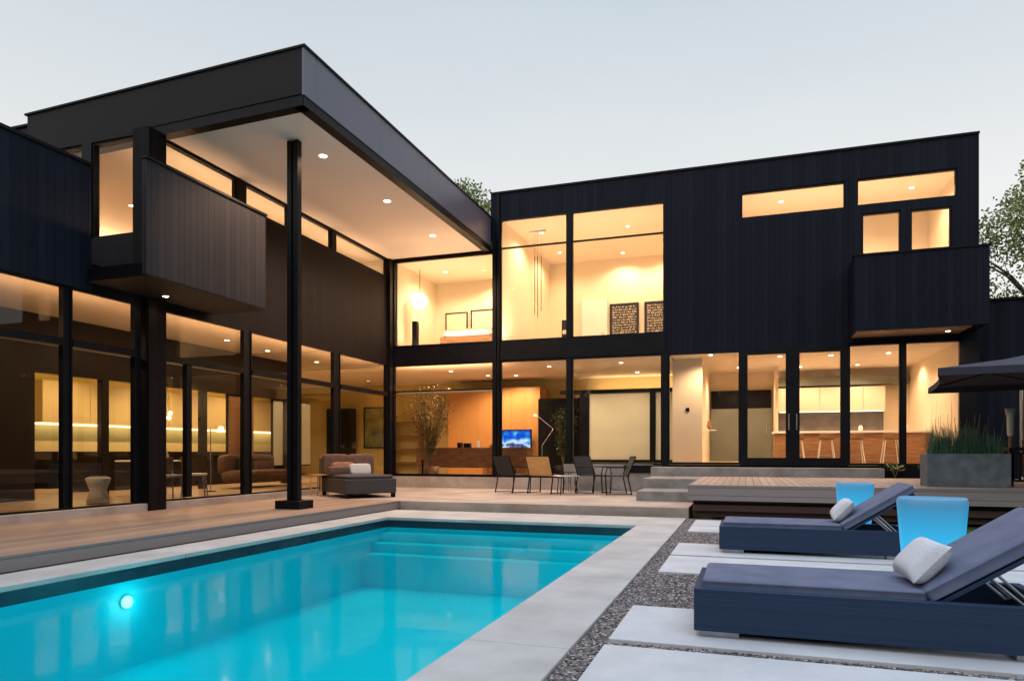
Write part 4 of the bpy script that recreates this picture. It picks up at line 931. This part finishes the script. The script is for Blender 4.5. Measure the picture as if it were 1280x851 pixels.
# outdoor table with slatted bench and torch, grill
t = thing('slatted_bench', 'black slatted bench right of the grey planter', 'bench', (5.0,14.55,.603))
MB().box(-.65,.9,-.3,.3,.62,.68).build('tabletop', M['black'], t, bevel=.006)
g = MB()
for k in range(14): g.box(-.6+k*.105,-.56+k*.105,-.28,-.25,.12,.56)
g.box(-.62,.88,-.285,-.245,.08,.12); g.box(-.62,.88,-.285,-.245,.56,.6); g.build('slat_panel', M['black'], t)
for a in (-.6,.85):
    for b in (-.25,.25): MB().box(a-.03,a+.03,b-.03,b+.03,0,.62).build('leg', M['black'], t)
t = thing('torch_lamp', 'white cone topped garden torch behind the planter', 'torch', (4.72,15.4,.603))
MB().tube([(0,0,0),(0,0,.95)],.028,8).build('pole', M['wood_light'], t); MB().lathe([(.035,.90),(.05,.93),(.055,1.25),(.085,1.42),(.03,1.42)],(0,0,0),16).build('cone', M['white'], t, smooth=True)
t = thing('grill', 'stainless steel barbecue grill standing on the deck behind the bench', 'grill', (5.75,16.2,.603))
MB().box(-.5,.5,-.3,.3,.1,.85).build('cabinet', M['black'], t, bevel=.01); MB().rbox(-.48,.48,-.3,.3,.8,1.25).build('hood', M['steel'], t, smooth=True)
MB().tube([(-.4,-.34,.95),(.4,-.34,.95)],.014,8).build('handle', M['steel'], t)
t = thing('heat_pipe', 'curved steel pipe rising behind the parasol', 'pipe', (5.6,17.6,.603))
MB().tube([(0,0,0),(0,0,2.3),(.05,0,2.5),(.2,0,2.66),(.4,0,2.72),(.6,0,2.66)],.035,10).build('pipe', M['steel'], t, smooth=True); MB().lathe([(.12,0),(.12,.02)],(0,0,0),16).build('base', M['steel'], t)

# ================================================================== TREES
def tree(name, label, loc, h, r, n, leafmat, ls=.12, trunk_h=.35, blobs=26, group=None, squash=1.0):
    t = thing(name, label, 'tree', loc, 0, group); tr = MB(); cr_ = MB()
    tr.tube([(0,0,0),(.05,.02,h*.3),(-.04,.05,h*.6),(0,0,h*.9)], [h*.02,h*.015,h*.009,h*.003], 8)
    cs = []
    for k in range(blobs):
        a = rnd.uniform(0,6.28); f = rnd.uniform(trunk_h,1.0); rr = r*math.sin(math.pi*min(1,max(.08,(f-trunk_h)/(1-trunk_h)*.82+.14)))*rnd.uniform(.35,1)
        c = Vector((math.cos(a)*rr, math.sin(a)*rr*squash, h*f)); cs.append((c, r*rnd.uniform(.16,.34)))
        tr.tube([(0,0,max(.1,h*(f-.22))),(c.x*.5,c.y*.5,h*(f-.08)),tuple(c)], [h*.006,h*.004,h*.0015], 5)
    for k in range(n):
        c, s = cs[rnd.randrange(blobs)]
        d = Vector((rnd.gauss(0,1),rnd.gauss(0,1),rnd.gauss(0,1))).normalized()*s*rnd.uniform(.2,1)**.5
        q = c+d; ax = Vector((rnd.uniform(-1,1),rnd.uniform(-1,1),rnd.uniform(-1,1))).normalized(); u = ax.cross(Vector((rnd.random(),rnd.random(),rnd.random()))).normalized()*ls*.32; z = ls*rnd.uniform(.6,1.2)
        cr_.add([q,q+ax*z*.5+u,q+ax*z,q+ax*z*.5-u], [(0,1,2,3)])
    tr.build('trunk', M['bark'], t); cr_.build('crown', M[leafmat], t); return t
tree('birch_tree', 'light green open-crowned tree at the right behind the side building', (9.0,26,0), 10.2, 3.3, 26000, 'leaf', .11, .2, 60)
tree('tall_tree', 'dark tree top peeking over the overhanging roof', (-13.3,33,0), 15.0, 2.6, 7000, 'leaf', .2, .45, 34, 'tree tops behind the roof')
tree('tall_tree', 'smaller tree top in the notch where the two roofs meet', (-14.0,36,0), 14.1, 1.8, 4000, 'leaf', .2, .5, 24, 'tree tops behind the roof')
# wooded edge of the garden on the far side of the pool, behind the camera and to the right (seen mirrored in the glass)
wood_ = MB()
for k in range(150):
    f = rnd.random()
    if k < 80: x, y = 17+rnd.uniform(0,5), rnd.uniform(-16,30)
    else: x, y = rnd.uniform(-24,20), -17-rnd.uniform(0,5)
    h = rnd.uniform(4,8.5); rr = rnd.uniform(1.3,2.4)
    for q in range(150):
        d = Vector((rnd.gauss(0,1),rnd.gauss(0,1),rnd.gauss(0,1))).normalized(); p = Vector((x+d.x*rr, y+d.y*rr, max(.1,h*.5+d.z*h*.5)))
        ax = Vector((rnd.uniform(-1,1),rnd.uniform(-1,1),rnd.uniform(-1,1))).normalized(); u = ax.cross(Vector((rnd.random(),rnd.random(),rnd.random()))).normalized()*.35
        wood_.add([p-ax*.5,p+u,p+ax*.5,p-u],[(0,1,2,3)])
tag(wood_.build('woodland', M['leaf_dark']), kind='stuff')
